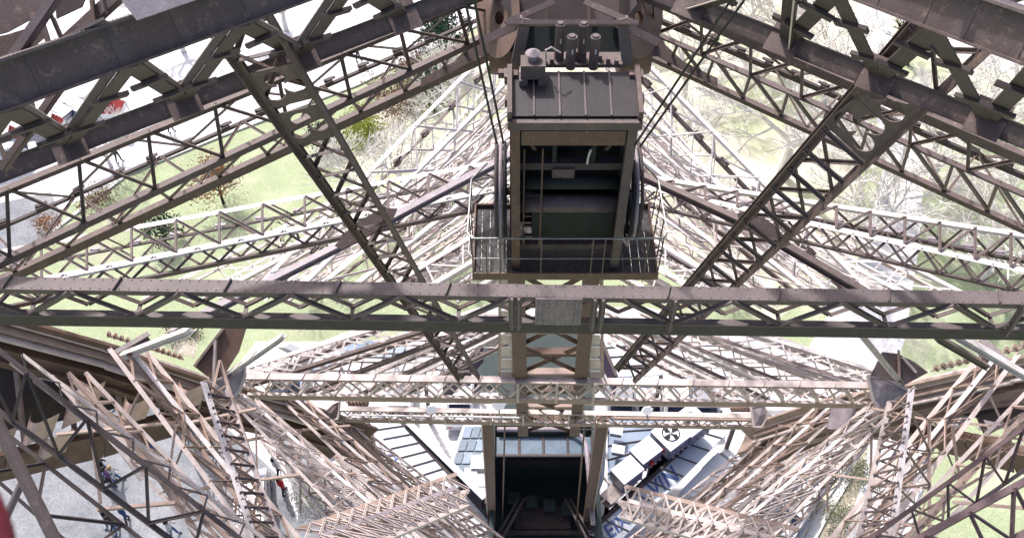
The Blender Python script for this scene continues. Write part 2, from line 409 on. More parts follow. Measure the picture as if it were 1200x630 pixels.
leafy('autumn_tree', 'small orange leaved tree on the left lawn', G(262, 238), 3.6, 4.0, 'leaf_orange', 2400, .09, .32, seed=2)
leafy('evergreen_tree', 'dark green bushy conifer behind the white girder at left', G(195, 285), 2.6, 2.6, 'leaf_dark', 1100, .1, .08, seed=3)
leafy('evergreen_tree', 'tall dark evergreen at the top, left of the drum', G(520, 68), 5, 4.2, 'leaf_dark', 2600, .13, .1, seed=4)
leafy('evergreen_tree', 'dark evergreen below the left trefoil plates', G(385, 175), 2.4, 2.6, 'leaf_dark', 1100, .1, .08, seed=14)
leafy('evergreen_tree', 'small dark evergreen beside the brown shrubs', G(508, 103), 2.2, 2.2, 'leaf_dark', 900, .1, .08, seed=15)
leafy('flowering_shrub', 'bright yellow green bush on the lawn left of the lift', G(424, 160), 1.9, 3.6, 'leaf_yellow', 2400, .09, 0, seed=5)
leafy('shrub', 'reddish brown bush above the yellow one', G(458, 126), 2.0, 4.6, 'leaf_red', 2600, .09, 0, seed=6)
leafy('shrub', 'rusty shrub under the evergreen near the top', G(485, 85), 1.5, 3.2, 'leaf_red', 1200, .09, 0, seed=7)
leafy('shrub', 'olive yellow shrub between brown bush and evergreen', G(496, 122), 1.7, 3.6, 'leaf_green', 1800, .09, 0, seed=8)
leafy('shrub', 'reddish shrub near the road edge on the left', G(118, 240), 1.2, 3.0, 'leaf_red', 900, .08, 0, seed=9)
leafy('shrub', 'low brown shrub on the left lawn above the horizontal beam', G(60, 268), 1.1, 2.0, 'leaf_orange', 600, .08, 0, seed=10)
leafy('shrub', 'round brown green bush in the left flower bed', G(212, 392), 1.0, 2.2, 'leaf_green', 800, .07, 0, seed=12)
leafy('shrub', 'grey green hedge along the pale path at lower right', G(1005, 560), 1.0, 2.4, 'ivy', 1600, .06, 0, seed=13)
leafy('shrub', 'grey green hedge at the bottom edge beside the path', G(985, 615), 1.0, 2.4, 'ivy', 1600, .06, 0, seed=16)
leafy('shrub', 'pale mottled shrub between the lower left ladders', G(372, 585), 1.0, 2.6, 'ivy', 1300, .06, 0, seed=17)
leafy('shrub', 'pale mottled shrub under the left gusset', G(238, 515), .9, 1.6, 'ivy', 900, .06, 0, seed=18)
random.seed(99)

# ================================================================== UPPER LEFT / UPPER RIGHT PLATE GIRDERS
def plate_beam(b, p, q, hw, fw, t=.02, riv=None, web_n=None):
    """I section seen from above: web of height hw, flanges fw"""
    b.bar(p, q, fw, t, ZZ); b.bar(p-ZZ*hw, q-ZZ*hw, fw, t, ZZ)
    b.bar(p-ZZ*(hw/2), q-ZZ*(hw/2), t, hw-t-.004, ZZ)
def upper_pair(side):
    word = 'left' if side < 0 else 'right'
    root = None
    if side < 0:
        top = (P(-90, 133, 8.6), P(440, -52, 11.4)); low = (P(-90, 236, 12.5), P(585, -22, 14.0))
    else:
        top = (P(1290, 76, 8.6), P(930, -54, 11.0)); low = (P(1290, 196, 11.5), P(715, -32, 14.0))
    root = thing('plate_girder', top[0], f'massive dark riveted girder with zigzag plates crossing the upper {word} corner', 'girder', 'pair of massive upper girders')
    # upper chord: deep box with visible face
    b = MB(); n = (top[1]-top[0]).normalized()
    face_up = (UP*.80 + ZZ*.2).normalized()
    b.bar(top[0], top[1], .34, .42, face_up)
    b.rivets(top[0]+face_up*.212, top[1]+face_up*.212, 110, face_up, .011, (-.13, .13))
    b.build('upper_chord', M['dark'], root)
    for k in range(7):
        t_ = (k+.5)/7; c = lerp(top[0], top[1], t_); ln = .28 if k % 2 else .16
        b = MB(); b.bar(c-n*ln/2, c+n*ln/2, .352, .432, face_up)
        vn = n.cross(face_up); vn = -vn if vn.dot(FW) > 0 else vn
        for i in range(5):
            for e in (-1, 1): b.rivet(c+n*e*(ln/2-.03)+vn*.176+face_up*(-.17+.085*i), vn, .016); b.rivet(c+n*e*(ln/2-.03)+face_up*.216+vn*(-.14+.07*i), face_up, .016)
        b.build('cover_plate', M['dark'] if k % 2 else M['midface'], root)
    b = MB(); vn = n.cross(face_up); vn = -vn if vn.dot(FW) > 0 else vn
    for e in (-.17, .17): b.rivets(top[0]+vn*.172+face_up*e, top[1]+vn*.172+face_up*e, 90, vn, .015, (0,))
    b.build('rivet_row', M['midface'], root)
    b = MB(); e = face_up*.235-FW*.02
    b.bar(top[0]+e, top[1]+e, .5, .03, face_up)
    b.rivets(top[0]+e+face_up*.016, top[1]+e+face_up*.016, 120, face_up, .012, (-.2, .2))
    b.build('top_flange', M['mid'], root)  # flange given a lighter iron, the light on its top put into colour
    b = MB(); e = -face_up*.225
    b.bar(top[0]+e, top[1]+e, .46, .026, face_up)
    b.build('bottom_flange', M['dark'], root)
    b = MB()
    b.bar(low[0], low[1], .22, .25, face_up); b.rivets(low[0]-FW*.115, low[1]-FW*.115, 90, -FW, .01, (-.09, .09))
    b.build('lower_chord', M['dark'], root)
    b = MB(); e = face_up*.135
    b.bar(low[0]+e, low[1]+e, .3, .02, face_up); e = -face_up*.14; b.bar(low[0]+e, low[1]+e, .26, .02, face_up)
    b.build('flange', M['dark2'], root)
    # zigzag plates
    d = (low[1]-low[0]).normalized()
    xs = [(-75, 230), (66, 173), (143, 90), (219, 115), (295, 25), (371, 57), (440, -30)] if side < 0 else [(1275, 190), (1200, 150), (1160, 118), (1100, 45), (1030, 65), (965, 0), (925, 22), (860, -30)]
    def lo(x):
        for t in [i/200 for i in range(201)]:
            p = lerp(*low, t); xx = proj(p)[0]
            if side < 0 and xx >= x or side > 0 and xx <= x: return p
        return p
    def hi(x):
        for t in [i/200 for i in range(201)]:
            p = lerp(*top, t)-face_up*.25; xx = proj(p)[0]
            if side < 0 and xx >= x or side > 0 and xx <= x: return p
        return p
    nodes = []
    xl = ([-55, 8, 80, 150, 215, 283, 350, 412, 470] if side < 0 else [1276, 1215, 1158, 1095, 1032, 980, 922, 868, 815])
    for i, x in enumerate(xl): nodes.append(lo(x) if i % 2 == 0 else hi(x))
    for i, (p, q) in enumerate(zip(nodes, nodes[1:])):
        b = MB(); nn = (d.cross(q-p)).normalized()
        if nn.dot(FW) > 0: nn = -nn
        b.bar(p, q, .20, .025, nn, off=(0, .02*(i % 2)))
        b.bar(p, q, .03, .09, nn, off=(.1, .07))
        b.rivets(p+nn*.03, q+nn*.03, 16, nn, .01, (-.08, .05))
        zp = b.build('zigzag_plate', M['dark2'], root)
        b = MB(); b.bar(p, q, .022, .012, nn, off=(.1, .13)); b.build('edge_strip', M['pale'], zp)
        for tt in (.3, .68):
            c = lerp(p, q, tt); b = MB(); pd = (q-p).normalized(); sdv = pd.cross(nn)
            b.bar(c-sdv*.23, c+sdv*.2, .13, .05, nn, off=(0, -.03)); b.build('bracket', M['dark2'], root)
    for x in xl[0::2]:
        p = lo(x); b = MB(); b.bar(p-d*.22, p+d*.22, .5, .02, FW, off=(0, -.14)); b.build('gusset_plate', M['dark'], root)
    return root
def proj(p):
    r = p-CAM; D = r.dot(FW); return (CXP+F*r.x/D, CYP-F*r.dot(UP)/D, D)
upper_pair(-1); upper_pair(1)

# long four-chord girders just below them
for side, w in ((-1, 'left'), (1, 'right')):
    if side < 0:
        A = L(-80, 256, 13.5, 600, -20, 16); B_ = L(-80, 342, 14.0, 612, 20, 17); K = L(-60, 292, 17, 600, 5, 18.5); Cc = L(-80, 362, 15.5, 600, 48, 18)
    else:
        A = L(1280, 215, 13.5, 712, -28, 16); B_ = L(1280, 262, 14.0, 715, 16, 17); K = L(1270, 234, 17, 722, 0, 18.5); Cc = L(1290, 308, 15.5, 722, 46, 18)
    girder(f'long dark lattice girder with clamps crossing below the massive upper {w} girder', 'girder', [A, B_, K, Cc],
           [(0, 1, 'N', 9, 0), (1, 3, 'V', 12, 0), (2, 3, 'Z', 14, 0), (0, 2, 'Z', 10, 0)],
           [(.12, .14), (.12, .10), (.07, .09), (.12, .16)], (.055, .014), [M['dark'], M['midface'], M['dark2'], M['dark']], M['dark'], GG, clips=(2, 16, .16, M['dark2']))

# trefoil braces
def clover_plate(root, c, ax, ay, w, h, m):
    """plate with a real trefoil cut-out"""
    n = ax.cross(ay).normalized(); seg = 48
    k = .30*min(w, h)
    k = .56*min(w, h); lobes = [(0.3, .62), (2.4, .62), (-1.8, .62)]
    inner = []
    for i in range(seg):
        t = 2*math.pi*i/seg; r = .17
        for a, _ in lobes:
            dd = (t-a+math.pi) % (2*math.pi)-math.pi
            q_ = .40**2-(.5*math.sin(dd))**2
            if q_ > 0 and abs(dd) < 1.5: r = max(r, .5*math.cos(dd)+math.sqrt(q_))
        inner.append(c+ax*(math.cos(t)*r*k)+ay*(math.sin(t)*r*k))
    outer = []
    for i in range(seg):
        t = 2*math.pi*i/seg; cx, cy = math.cos(t), math.sin(t); s_ = min(w/2/max(abs(cx), 1e-6), h/2/max(abs(cy), 1e-6))
        outer.append(c+ax*cx*s_+ay*cy*s_)
    b = MB(); th = .02
    vs = outer+inner+[p+n*th for p in outer]+[p+n*th for p in inner]
    fs = []
    for i in range(seg):
        j = (i+1) % seg
        fs += [(i, j, seg+j, seg+i), (2*seg+j, 2*seg+i, 3*seg+i, 3*seg+j), (seg+i, seg+j, 3*seg+j, 3*seg+i), (j, i, 2*seg+i, 2*seg+j)]
    b.add(vs, fs); b.build('trefoil_plate', m, root)
for side, w in ((-1, 'left'), (1, 'right')):
    if side < 0:
        Lc = L(226, -2, 11.2, 540, 444, 24); Rc = L(292, -19, 11.2, 560, 442, 24.0)
    else:
        Lc = L(1164, 52, 11.4, 745, 445, 24); Rc = L(1100, -8, 11.4, 722, 432, 24.0)
    dv = FW*.30
    root = girder(f'dark ladder brace with cut-out trefoil plates descending from upper {w}', 'brace', [Lc, Rc, off(Lc, dv), off(Rc, dv)],
           [(0, 1, 'R', 24, 0), (2, 3, 'X', 15, 0)], (.095, .10), (.065, .014), [M['dark'], M['dark'], M['dark2'], M['dark2']], M['dark'], 'ladder braces with trefoil plates', rmat=M['mid'])
    ay = (Lc[1]-Lc[0]).normalized()
    for ch in list(root.children):       # the plates replace the lacing in their two bays
        if ch.name.split('.')[0] in ('brace', 'rung'):
            m_ = sum((Vector(v.co) for v in ch.data.vertices), Vector())/len(ch.data.vertices)+Vector(ch['_w'])
            yy_ = proj(m_)[1]
            if 84 < yy_ < (168 if side < 0 else 172): bpy.data.objects.remove(ch)
    for yy in ((103, 147) if side < 0 else (115, 152)):
        best = min((i/300 for i in range(300)), key=lambda t: abs(proj((lerp(*Lc, t)+lerp(*Rc, t))/2)[1]-yy))
        a, b2 = lerp(*Lc, best), lerp(*Rc, best); ax = (b2-a); wd = ax.length; ax.normalize()
        ayy = (ay-ax*ay.dot(ax)).normalized()
        clover_plate(root, (a+b2)/2-FW*.03, ax, ayy, wd*1.0, .80, M['midface'])
    # large node plate where the brace meets the far girder
    yy = 262
    best = min((i/300 for i in range(300)), key=lambda t: abs(proj((lerp(*Lc, t)+lerp(*Rc, t))/2)[1]-yy))
    c = (lerp(*Lc, best)+lerp(*Rc, best))/2+FW*.45
    b = MB(); s_ = side
    pts = [P(x, y, 19.6) for x, y in ([(392, 288), (412, 264), (446, 244), (466, 244), (460, 258), (425, 280), (400, 292)] if side < 0 else [(928, 286), (906, 262), (882, 246), (864, 250), (868, 264), (895, 280), (918, 290)])]
    b.poly(pts, .03, FW); b.build('node_plate', M['dark'], root)

# far side dark chord lines running through the node plates
def beam(label, chain, w, h, m, cat='beam', name='iron_beam', group=None, up=ZZ, riv=0):
    root = thing(name, chain[0], label, cat, group)
    for p, q in zip(chain, chain[1:]):
        b = MB(); b.bar(p, q, w, h*.1, up); b.bar(p, q, w*.25, h, up, off=(0, -h*.56)); b.bar(p, q, w, h*.1, up, off=(0, -h*1.12)); b.build('beam_section', m, root)
    return root
beam('dark grey diagonal beam passing behind the left brace toward the lift', [P(200, 385, 19.8), P(395, 287, 20.6), P(605, 176, 22.5)], .16, .14, M['lilac'], group='diagonal beams behind the braces')
beam('dark brown diagonal beam passing behind the right brace down from the lift', [P(745, 200, 22.5), P(880, 262, 20.6), P(1035, 352, 19.8)], .16, .14, M['midface'], group='diagonal beams behind the braces')

# ================================================================== CENTRAL DRUM AND TOP FRAME
root = thing('cable_drum_housing', P(665, 20, 15.5), 'huge dark housing with tan end plates above the lift head', 'housing')
b = MB()
pts = [(600, 27), (748, 27), (760, 48), (740, 62), (700, 66), (630, 66), (595, 60), (588, 44)]
b.poly([P(x, y, 16.2) for x, y in pts], .05, FW); b.build('lower_plate', M['blackish'], root)
b = MB(); b.poly([P(x, y, 16.6) for x, y in [(588, -30), (752, -30), (752, 28), (588, 28)]], .05, FW); b.build('back_plate', M['dark2'], root)
for s_ in (-1, 1):
    cx = 667+s_*84
    b = MB(); seg = 30; outer = []; inner = []
    for i in range(seg):
        t = 2*math.pi*i/seg
        outer.append(P(cx+math.cos(t)*26, 12+math.sin(t)*56, 16.0+.4*math.cos(t)*s_)); inner.append(P(cx+s_*-2+math.cos(t)*5, 21+math.sin(t)*8, 16.0))
    vs = outer+inner+[p+FW*.04 for p in outer]+[p+FW*.04 for p in inner]; fs = []
    for i in range(seg):
        j = (i+1) % seg; fs += [(i, j, seg+j, seg+i), (2*seg+j, 2*seg+i, 3*seg+i, 3*seg+j), (seg+i, seg+j, 3*seg+j, 3*seg+i), (j, i, 2*seg+i, 2*seg+j)]
    b.add(vs, fs); b.build('end_plate', M['tan'], root)
    b = MB(); b.cyl(P(cx-s_*30, 40, 17.0), P(cx+s_*4, 36, 17.0), .78, .78, 24); b.build('drum', M['brown'], root, True)
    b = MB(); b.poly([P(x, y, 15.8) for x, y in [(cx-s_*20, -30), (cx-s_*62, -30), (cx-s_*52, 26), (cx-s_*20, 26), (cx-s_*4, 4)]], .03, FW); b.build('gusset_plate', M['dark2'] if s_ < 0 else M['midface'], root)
    # curved fairing merging into the girder below
    b = MB(); pr = [(cx+s_*90, 92), (cx+s_*50, 72), (cx+s_*28, 52), (cx+s_*20, 34), (cx+s_*12, 20), (cx-s_*14, 30), (cx-s_*26, 60), (cx-s_*10, 66), (cx+s_*20, 66), (cx+s_*50, 82), (cx+s_*90, 102)]
    b.poly([P(x, y, 17.2) for x, y in pr], .04, FW); b.build('curved_bracket', M['dark'], root)
    b = MB(); b.bar(P(667+s_*50, 25, 15.4), P(667+s_*105, 50, 15.5), .13, .05, -FW); b.build('strut', M['midface'], root)
    b = MB(); b.bar(P(667+s_*75, 27, 15.3), P(667+s_*18, 2, 15.5), .1, .04, -FW); b.build('strut', M['midface'], root)
b = MB(); b.bar(P(597, 27, 13.7), P(748, 27, 13.7), .07, .12, -FW); b.rivets(P(600, 27, 13.63), P(745, 27, 13.63), 40, -FW, .01, (0,)); b.build('cross_bar', M['midface'], root)
for x in (615, 640, 690, 715):
    b = MB(); b.bar(P(x, -30, 16.1), P(x, 26, 16.1), .05, .05, -FW); b.build('stiffener', M['dark'], root)


# ================================================================== CORNER IRONWORK BEYOND THE UPPER GIRDERS
def plates(name, label, polys, bars, cat='girder', grp='corner lattices beyond the upper girders'):
    root = thing(name, P(*polys[0][0][0], polys[0][1]), label, cat, grp)
    for pts, D, m in polys:
        b = MB(); q = [P(x, y, D) for x, y in pts]; b.poly(q, .02, FW); b.build('plate', M[m], root)
    for (a, c_, D, w, m) in bars:
        b = MB(); p, q = P(*a, D), P(*c_, D); b.bar(p, q, w, .03, -FW); b.bar(p, q, .02, .09, -FW, off=(w*.45, -.05)); b.build('bar', M[m], root)
    return root
plates('corner_lattice', 'dark lattice and riveted grey plate in the upper left corner beyond the massive girder',
  [([(140, -25), (143, 2), (160, 24), (240, -4), (232, -25)], 9.3, 'lilac'), ([(-40, -25), (70, -25), (45, 18), (8, 38), (-40, 50)], 9.6, 'dark'), ([(-40, 52), (10, 40), (48, 28), (52, 44), (25, 66), (-40, 78)], 9.9, 'dark'), ([(62, -25), (110, -25), (96, 8), (66, 22)], 10.0, 'dark2')],
  [((14, 66), (66, -10), 9.2, .085, 'mid'), ((64, 60), (142, -12), 9.4, .12, 'dark'), ((76, 44), (122, 22), 9.2, .03, 'mid'), ((106, -12), (110, 26), 9.3, .035, 'brown'), ((60, 18), (72, 46), 9.3, .03, 'brown'), ((50, 28), (60, 60), 9.5, .05, 'dark'), ((118, -5), (122, 14), 9.3, .02, 'mid')])
plates('corner_lattice', 'small dark lattice with pale strip in the upper right corner beyond the massive girder',
  [([(1150, -20), (1230, -20), (1240, 2), (1190, -2)], 9.4, 'dark')],
  [((1120, -14), (1225, 18), 9.2, .06, 'lilac'), ((1170, 6), (1240, -16), 9.3, .03, 'dark')])
plates('corner_lattice', 'dark crossing struts under the massive girder at the far left',
  [([(-40, 128), (20, 118), (8, 136), (-40, 152)], 12.2, 'dark')],
  [((0, 198), (68, 102), 11.6, .08, 'dark'), ((-20, 172), (36, 145), 11.4, .06, 'mid'), ((27, 118), (27, 160), 11.5, .035, 'mid'), ((36, 116), (44, 142), 11.6, .045, 'dark'), ((-10, 150), (12, 196), 11.8, .05, 'dark')])
# ================================================================== LIFT HEAD CARRIAGE (vertical, z along world up)
cx0 = .905
YF, YB, ZT, ZP = 10.3, 11.5, CAMZ-8.93, CAMZ-12.3
root = thing('maintenance_carriage', V(cx0, 10.9, ZP), 'dark open lift head carriage with cable wheels and seamed hood', 'lift carriage')
HW = .93
b = MB()
b.poly([V(cx0-HW, YF+.05, ZT-.02), V(cx0+HW, YF+.05, ZT-.02), V(cx0+HW, YB-.35, ZT+.14), V(cx0-HW, YB-.35, ZT+.14)], .03, ZZ)
hd = b.build('hood', mat('streaked_hood_sheet', (.05, .042, .048), .55, rust=(.10, .085, .10), rust_amt=.03, scale=4), root)
for i in range(1, 5):
    x = cx0-HW+2*HW*i/5-.03; b = MB(); b.bar(V(x, YF+.05, ZT+.02), V(x, YB-.35, ZT+.18), .025, .03, ZZ); b.build('seam', M['mid'], hd)
for s_ in (-1, 1):
    b = MB(); b.bar(V(cx0+s_*(HW+.01), YF, ZT+.03), V(cx0+s_*(HW+.01), YB-.3, ZT+.18), .07, .22, ZZ); b.box((cx0+s_*(HW+.03), YF+.35, ZT+.05), .1, .16, .14); b.box((cx0+s_*(HW+.03), YB-.45, ZT+.17), .12, .2, .14); b.build('side_flange', M['dark'], root)
    b = MB(); b.bar(V(cx0+s_*.84, YF+.08, ZP), V(cx0+s_*.86, YF+.08, ZT-.06), .14, .14, V(0, 1, 0)); b.build('front_post', M['brown'] if s_ < 0 else M['midface'], root)
    b = MB(); b.bar(V(cx0+s_*.88, YB-.4, ZP), V(cx0+s_*.88, YB-.4, ZT+.2), .12, .12, V(0, 1, 0)); b.build('rear_post', M['dark'], root)
    b = MB(); b.bar(V(cx0+s_*.8, YF+.12, ZT-.15), V(cx0+s_*.55, YF+.5, ZT-1.0), .12, .05, V(1, 0, 0)); b.build('knee_brace', M['dark'], root)
    # leaning masts behind hood
    b = MB(); a_, c_ = V(cx0+s_*.83, YB-.05, ZT+.05), V(cx0+s_*.70, YB+.1, ZT+.78)
    b.bar(a_, c_, .15, .03, V(0, -1, .3)); b.bar(a_, c_, .03, .1, V(0, -1, .3), off=(s_*.075, -.05)); b.build('mast', M['mid'], root)
    # cable wheels: three rimmed sheaves side by side
    for j in range(3):
        xw = cx0+s_*(1.02+.07*j); cw = V(xw, 11.05, ZP+1.15)
        wroot = MB(); wroot.ring(cw, XX, .80, .028, 48, 8); wroot.ring(cw, XX, .70, .02, 48, 6)
        for q in range(8):
            t = q*math.pi/4; dr = V(0, math.cos(t), math.sin(t)); wroot.bar(cw+dr*.08, cw+dr*.7, .03, .05, XX)
        wroot.cyl(cw-XX*.03, cw+XX*.03, .1, .1, 16)
        wroot.build('sheave', [M['black'], M['lilac'], M['dark2']][j], root)
b = MB(); b.cyl(V(cx0-1.2, 11.05, ZP+1.15), V(cx0+1.2, 11.05, ZP+1.15), .07, .07, 14); b.build('axle', M['dark'], root)
b = MB(); b.bar(V(cx0-HW-.04, YF-.01, ZT-.1), V(cx0+HW+.04, YF-.01, ZT-.1), .09, .14, ZZ); b.build('eaves_beam', M['midface'], root)
b = MB(); b.bar(V(cx0-.77, YF+.08, ZT-.42), V(cx0+.77, YF+.08, ZT-.42), .06, .28, ZZ); b.build('header_beam', M['brown'], root)
b = MB(); b.box((cx0, YB-.42, (ZT+ZP)/2+.15), 1.70, .04, 2.9); b.build('rear_panel', M['blackish'], root)
b = MB(); b.cyl(V(cx0-.8, 10.62, ZP+1.3), V(cx0+.8, 10.62, ZP+1.3), .15, .15, 20); b.build('roller', M['midface'], root, True)
b = MB(); b.cyl(V(cx0-.8, 10.62, ZP+1.78), V(cx0+.8, 10.62, ZP+1.78), .11, .11, 20); b.build('roller', M['blackish'], root, True)
b = MB(); b.box((cx0+.1, 10.75, ZP+.85), 1.35, .35, .7); b.build('machine_casing', M['blackish'], root)
b = MB(); b.box((cx0, 10.72, ZP+2.1), 1.7, .16, .14); b.build('cross_beam', M['dark2'], root)
b = MB(); b.box((cx0, 10.6, ZP+.32), 1.75, .12, .12); b.build('cross_beam', M['midface'], root)
for xx in (-.25, .35):
    b = MB(); b.box((cx0+xx, 10.7, ZP+2.6), .07, .1, 1.0); b.build('inner_post', M['blackish'], root)
for s_ in (-1, 1):
    b = MB(); b.poly([V(cx0+s_*.9, 10.45, ZP+.1), V(cx0+s_*.9, 11.05, ZP+.1), V(cx0+s_*.9, 11.05, ZT), V(cx0+s_*.9, 10.45, ZT)], .02, XX); b.build('side_sheet', M['blackish'], root)
b = MB(); b.box((cx0+.15, 11.1, ZP+.95), 1.2, .5, .6); b.build('gear_case', M['blackish'], root)
b = MB(); b.box((cx0-.1, 10.8, ZP+1.95), .35, .4, .25); b.build('motor', M['dark'], root)
for dx, z0, z1 in ((-.72, .5, 2.35), (-.44, .45, 2.35)):
    b = MB(); b.cyl(V(cx0+dx, YF+.15, ZP+z0), V(cx0+dx, YF+.15, ZP+z1+.3), .014, .014, 6); b.cyl(V(cx0+dx, YF+.15, ZP+z0), V(cx0+dx, YF+.15, ZP+z0+.18), .03, .03, 6); b.build('pull_rod', M['brown'], root)
for i in range(5):
    b = MB(); b.box((cx0-.58, YF+.35, ZP+.5+i*.24), .26, .05, .03); b.build('ladder_rung', M['dark'], root)
b = MB(); b.tube([V(cx0+.30, YF+.3, ZP+2.5), V(cx0+.27, YF+.3, ZP+2.35), V(cx0+.26, YF+.3, ZP+2.2)], .02); b.build('lamp_tube', M['white'], root)
# back tubes on head
for i, (dx, dy, hh) in enumerate(((-.20, 0, .66), (.14, 0, .66), (-.03, -.16, .55), (.31, -.16, .55))):
    p = V(cx0+dx, YB+.0+dy, ZT+.1); b = MB(); b.cyl(p, p+ZZ*hh, .072, .072, 18); b.ring(p+ZZ*hh, ZZ, .068, .012, 18, 6); bc = b.build('buffer_cylinder', M['midface'], root, False)
    b = MB(); b.cyl(p+ZZ*(hh+.0), p+ZZ*(hh+.035), .06, .045, 16); b.build('cap', M['mid'], bc)
    b = MB(); b.box((p.x+.01, p.y-.078, p.z+hh*.62), .02, .01, .08); b.build('indicator_mark', M['white'], bc)
b = MB()
for i in range(11): b.box((cx0-.55+i*.12, YB-.1+random.uniform(-.1, .1), ZT+.2), .06, .08, random.uniform(.08, .2))
b.box((cx0+.0, YB, ZT+.12), 1.5, .3, .06); b.build('machinery_bed', M['midface'], root)
b = MB(); b.box((cx0-.60, YF+.75, ZT+.33), .36, .26, .24); b.box((cx0-.74, YF+.68, ZT+.17), .12, .2, .1); b.box((cx0-.46, YF+.68, ZT+.17), .12, .2, .1); b.build('control_box', M['midface'], root)
b = MB(); c = V(cx0-.60, YF+.8, ZT+.45); b.cyl(c, c+ZZ*.10, .08, .08, 14); b.cyl(c+ZZ*.10, c+ZZ*.17, .11, .015, 16); b.build('capped_lamp', M['lilac'], root)
b = MB(); b.tube([c+V(.2, 0, 0), c+V(.18, 0, .15), c+V(.26, 0, .2), c+V(.34, 0, .14), c+V(.4, 0, .1)], .014); b.build('small_pipe', M['pale'], root)
b = MB(); b.bar(V(cx0-HW-.18, YF+.9, ZT+.1), V(cx0-HW, YF+.9, ZT+.1), .1, .1, ZZ); b.build('stub_arm', M['dark'], root)
# platform, railing
PW = 1.58
b = MB()
for i in range(22):
    x = cx0-PW+2*PW*(i+.5)/22
    b.box((x, 11.0, ZP-.03), 2*PW/22*(.93 if abs(x-cx0) > .95 else .995), 1.62, .03)
b.build('platform_deck', mat('chequer_deck_plate', (.07, .062, .065), .6, col2=(.035, .033, .035), scale=14, spread=.2), root)
b = MB(); b.box((cx0, 10.18, ZP-.02), 2*PW, .03, .17); b.box((cx0-PW+.015, 11.0, ZP-.02), .03, 1.6, .17); b.box((cx0+PW-.015, 11.0, ZP-.02), .03, 1.6, .17); b.box((cx0, 11.8, ZP-.02), 2*PW, .03, .17); b.build('toe_board', M['brown'], root)
def rail(z, bow): return [V(cx0-PW+.25, 11.78, z+.15), V(cx0-PW-.02, 11.5, z+.02), V(cx0-PW-.05, 10.3, z), V(cx0-PW+.03, 10.17, z), V(cx0+PW-.03, 10.17, z), V(cx0+PW+.05, 10.3, z), V(cx0+PW+.02, 11.5, z+.02), V(cx0+PW-.25, 11.78, z+.15)]
b = MB(); b.tube(rail(ZP+.95, 0), .017, 8); b.build('handrail', M['steel'], root)
b = MB(); b.tube(rail(ZP+.45, 0), .012, 8); b.build('mid_rail', M['steel'], root)
for x in [cx0-PW+.02, cx0-1.33, cx0-.6-.5, cx0-.42, cx0+.42, cx0+.62, cx0+1.33, cx0+PW-.02]:
    b = MB(); b.cyl(V(x, 10.17, ZP), V(x, 10.17, ZP+.95), .012, .012, 6); b.build('rail_post', M['midface'], root)
for s_ in (-1, 1):
    for y in (10.6, 11.1, 11.5):
        b = MB(); b.cyl(V(cx0+s_*(PW+.02), y, ZP), V(cx0+s_*(PW+.03), y, ZP+.96), .012, .012, 6); b.build('rail_post', M['midface'], root)
# hoist cables
for (x0, y0, x1, y1, lb) in ((543, -8, 582, 168, 'outer dark hoist cable left of the lift head'), (554, -8, 590, 168, 'inner dark hoist cable left of the lift head'),
                             (862, -8, 744, 170, 'inner dark hoist cable right of the lift head'), (878, -8, 750, 172, 'outer dark hoist cable right of the lift head')):
    b = MB(); p, q = P(x0, y0, 11), P(x1, y1, 13.6); b.cyl(p, q, .017, .017, 8)
    tag(b.build('hoist_cable', M['rope']), lb, 'cable', 'hoist cables')

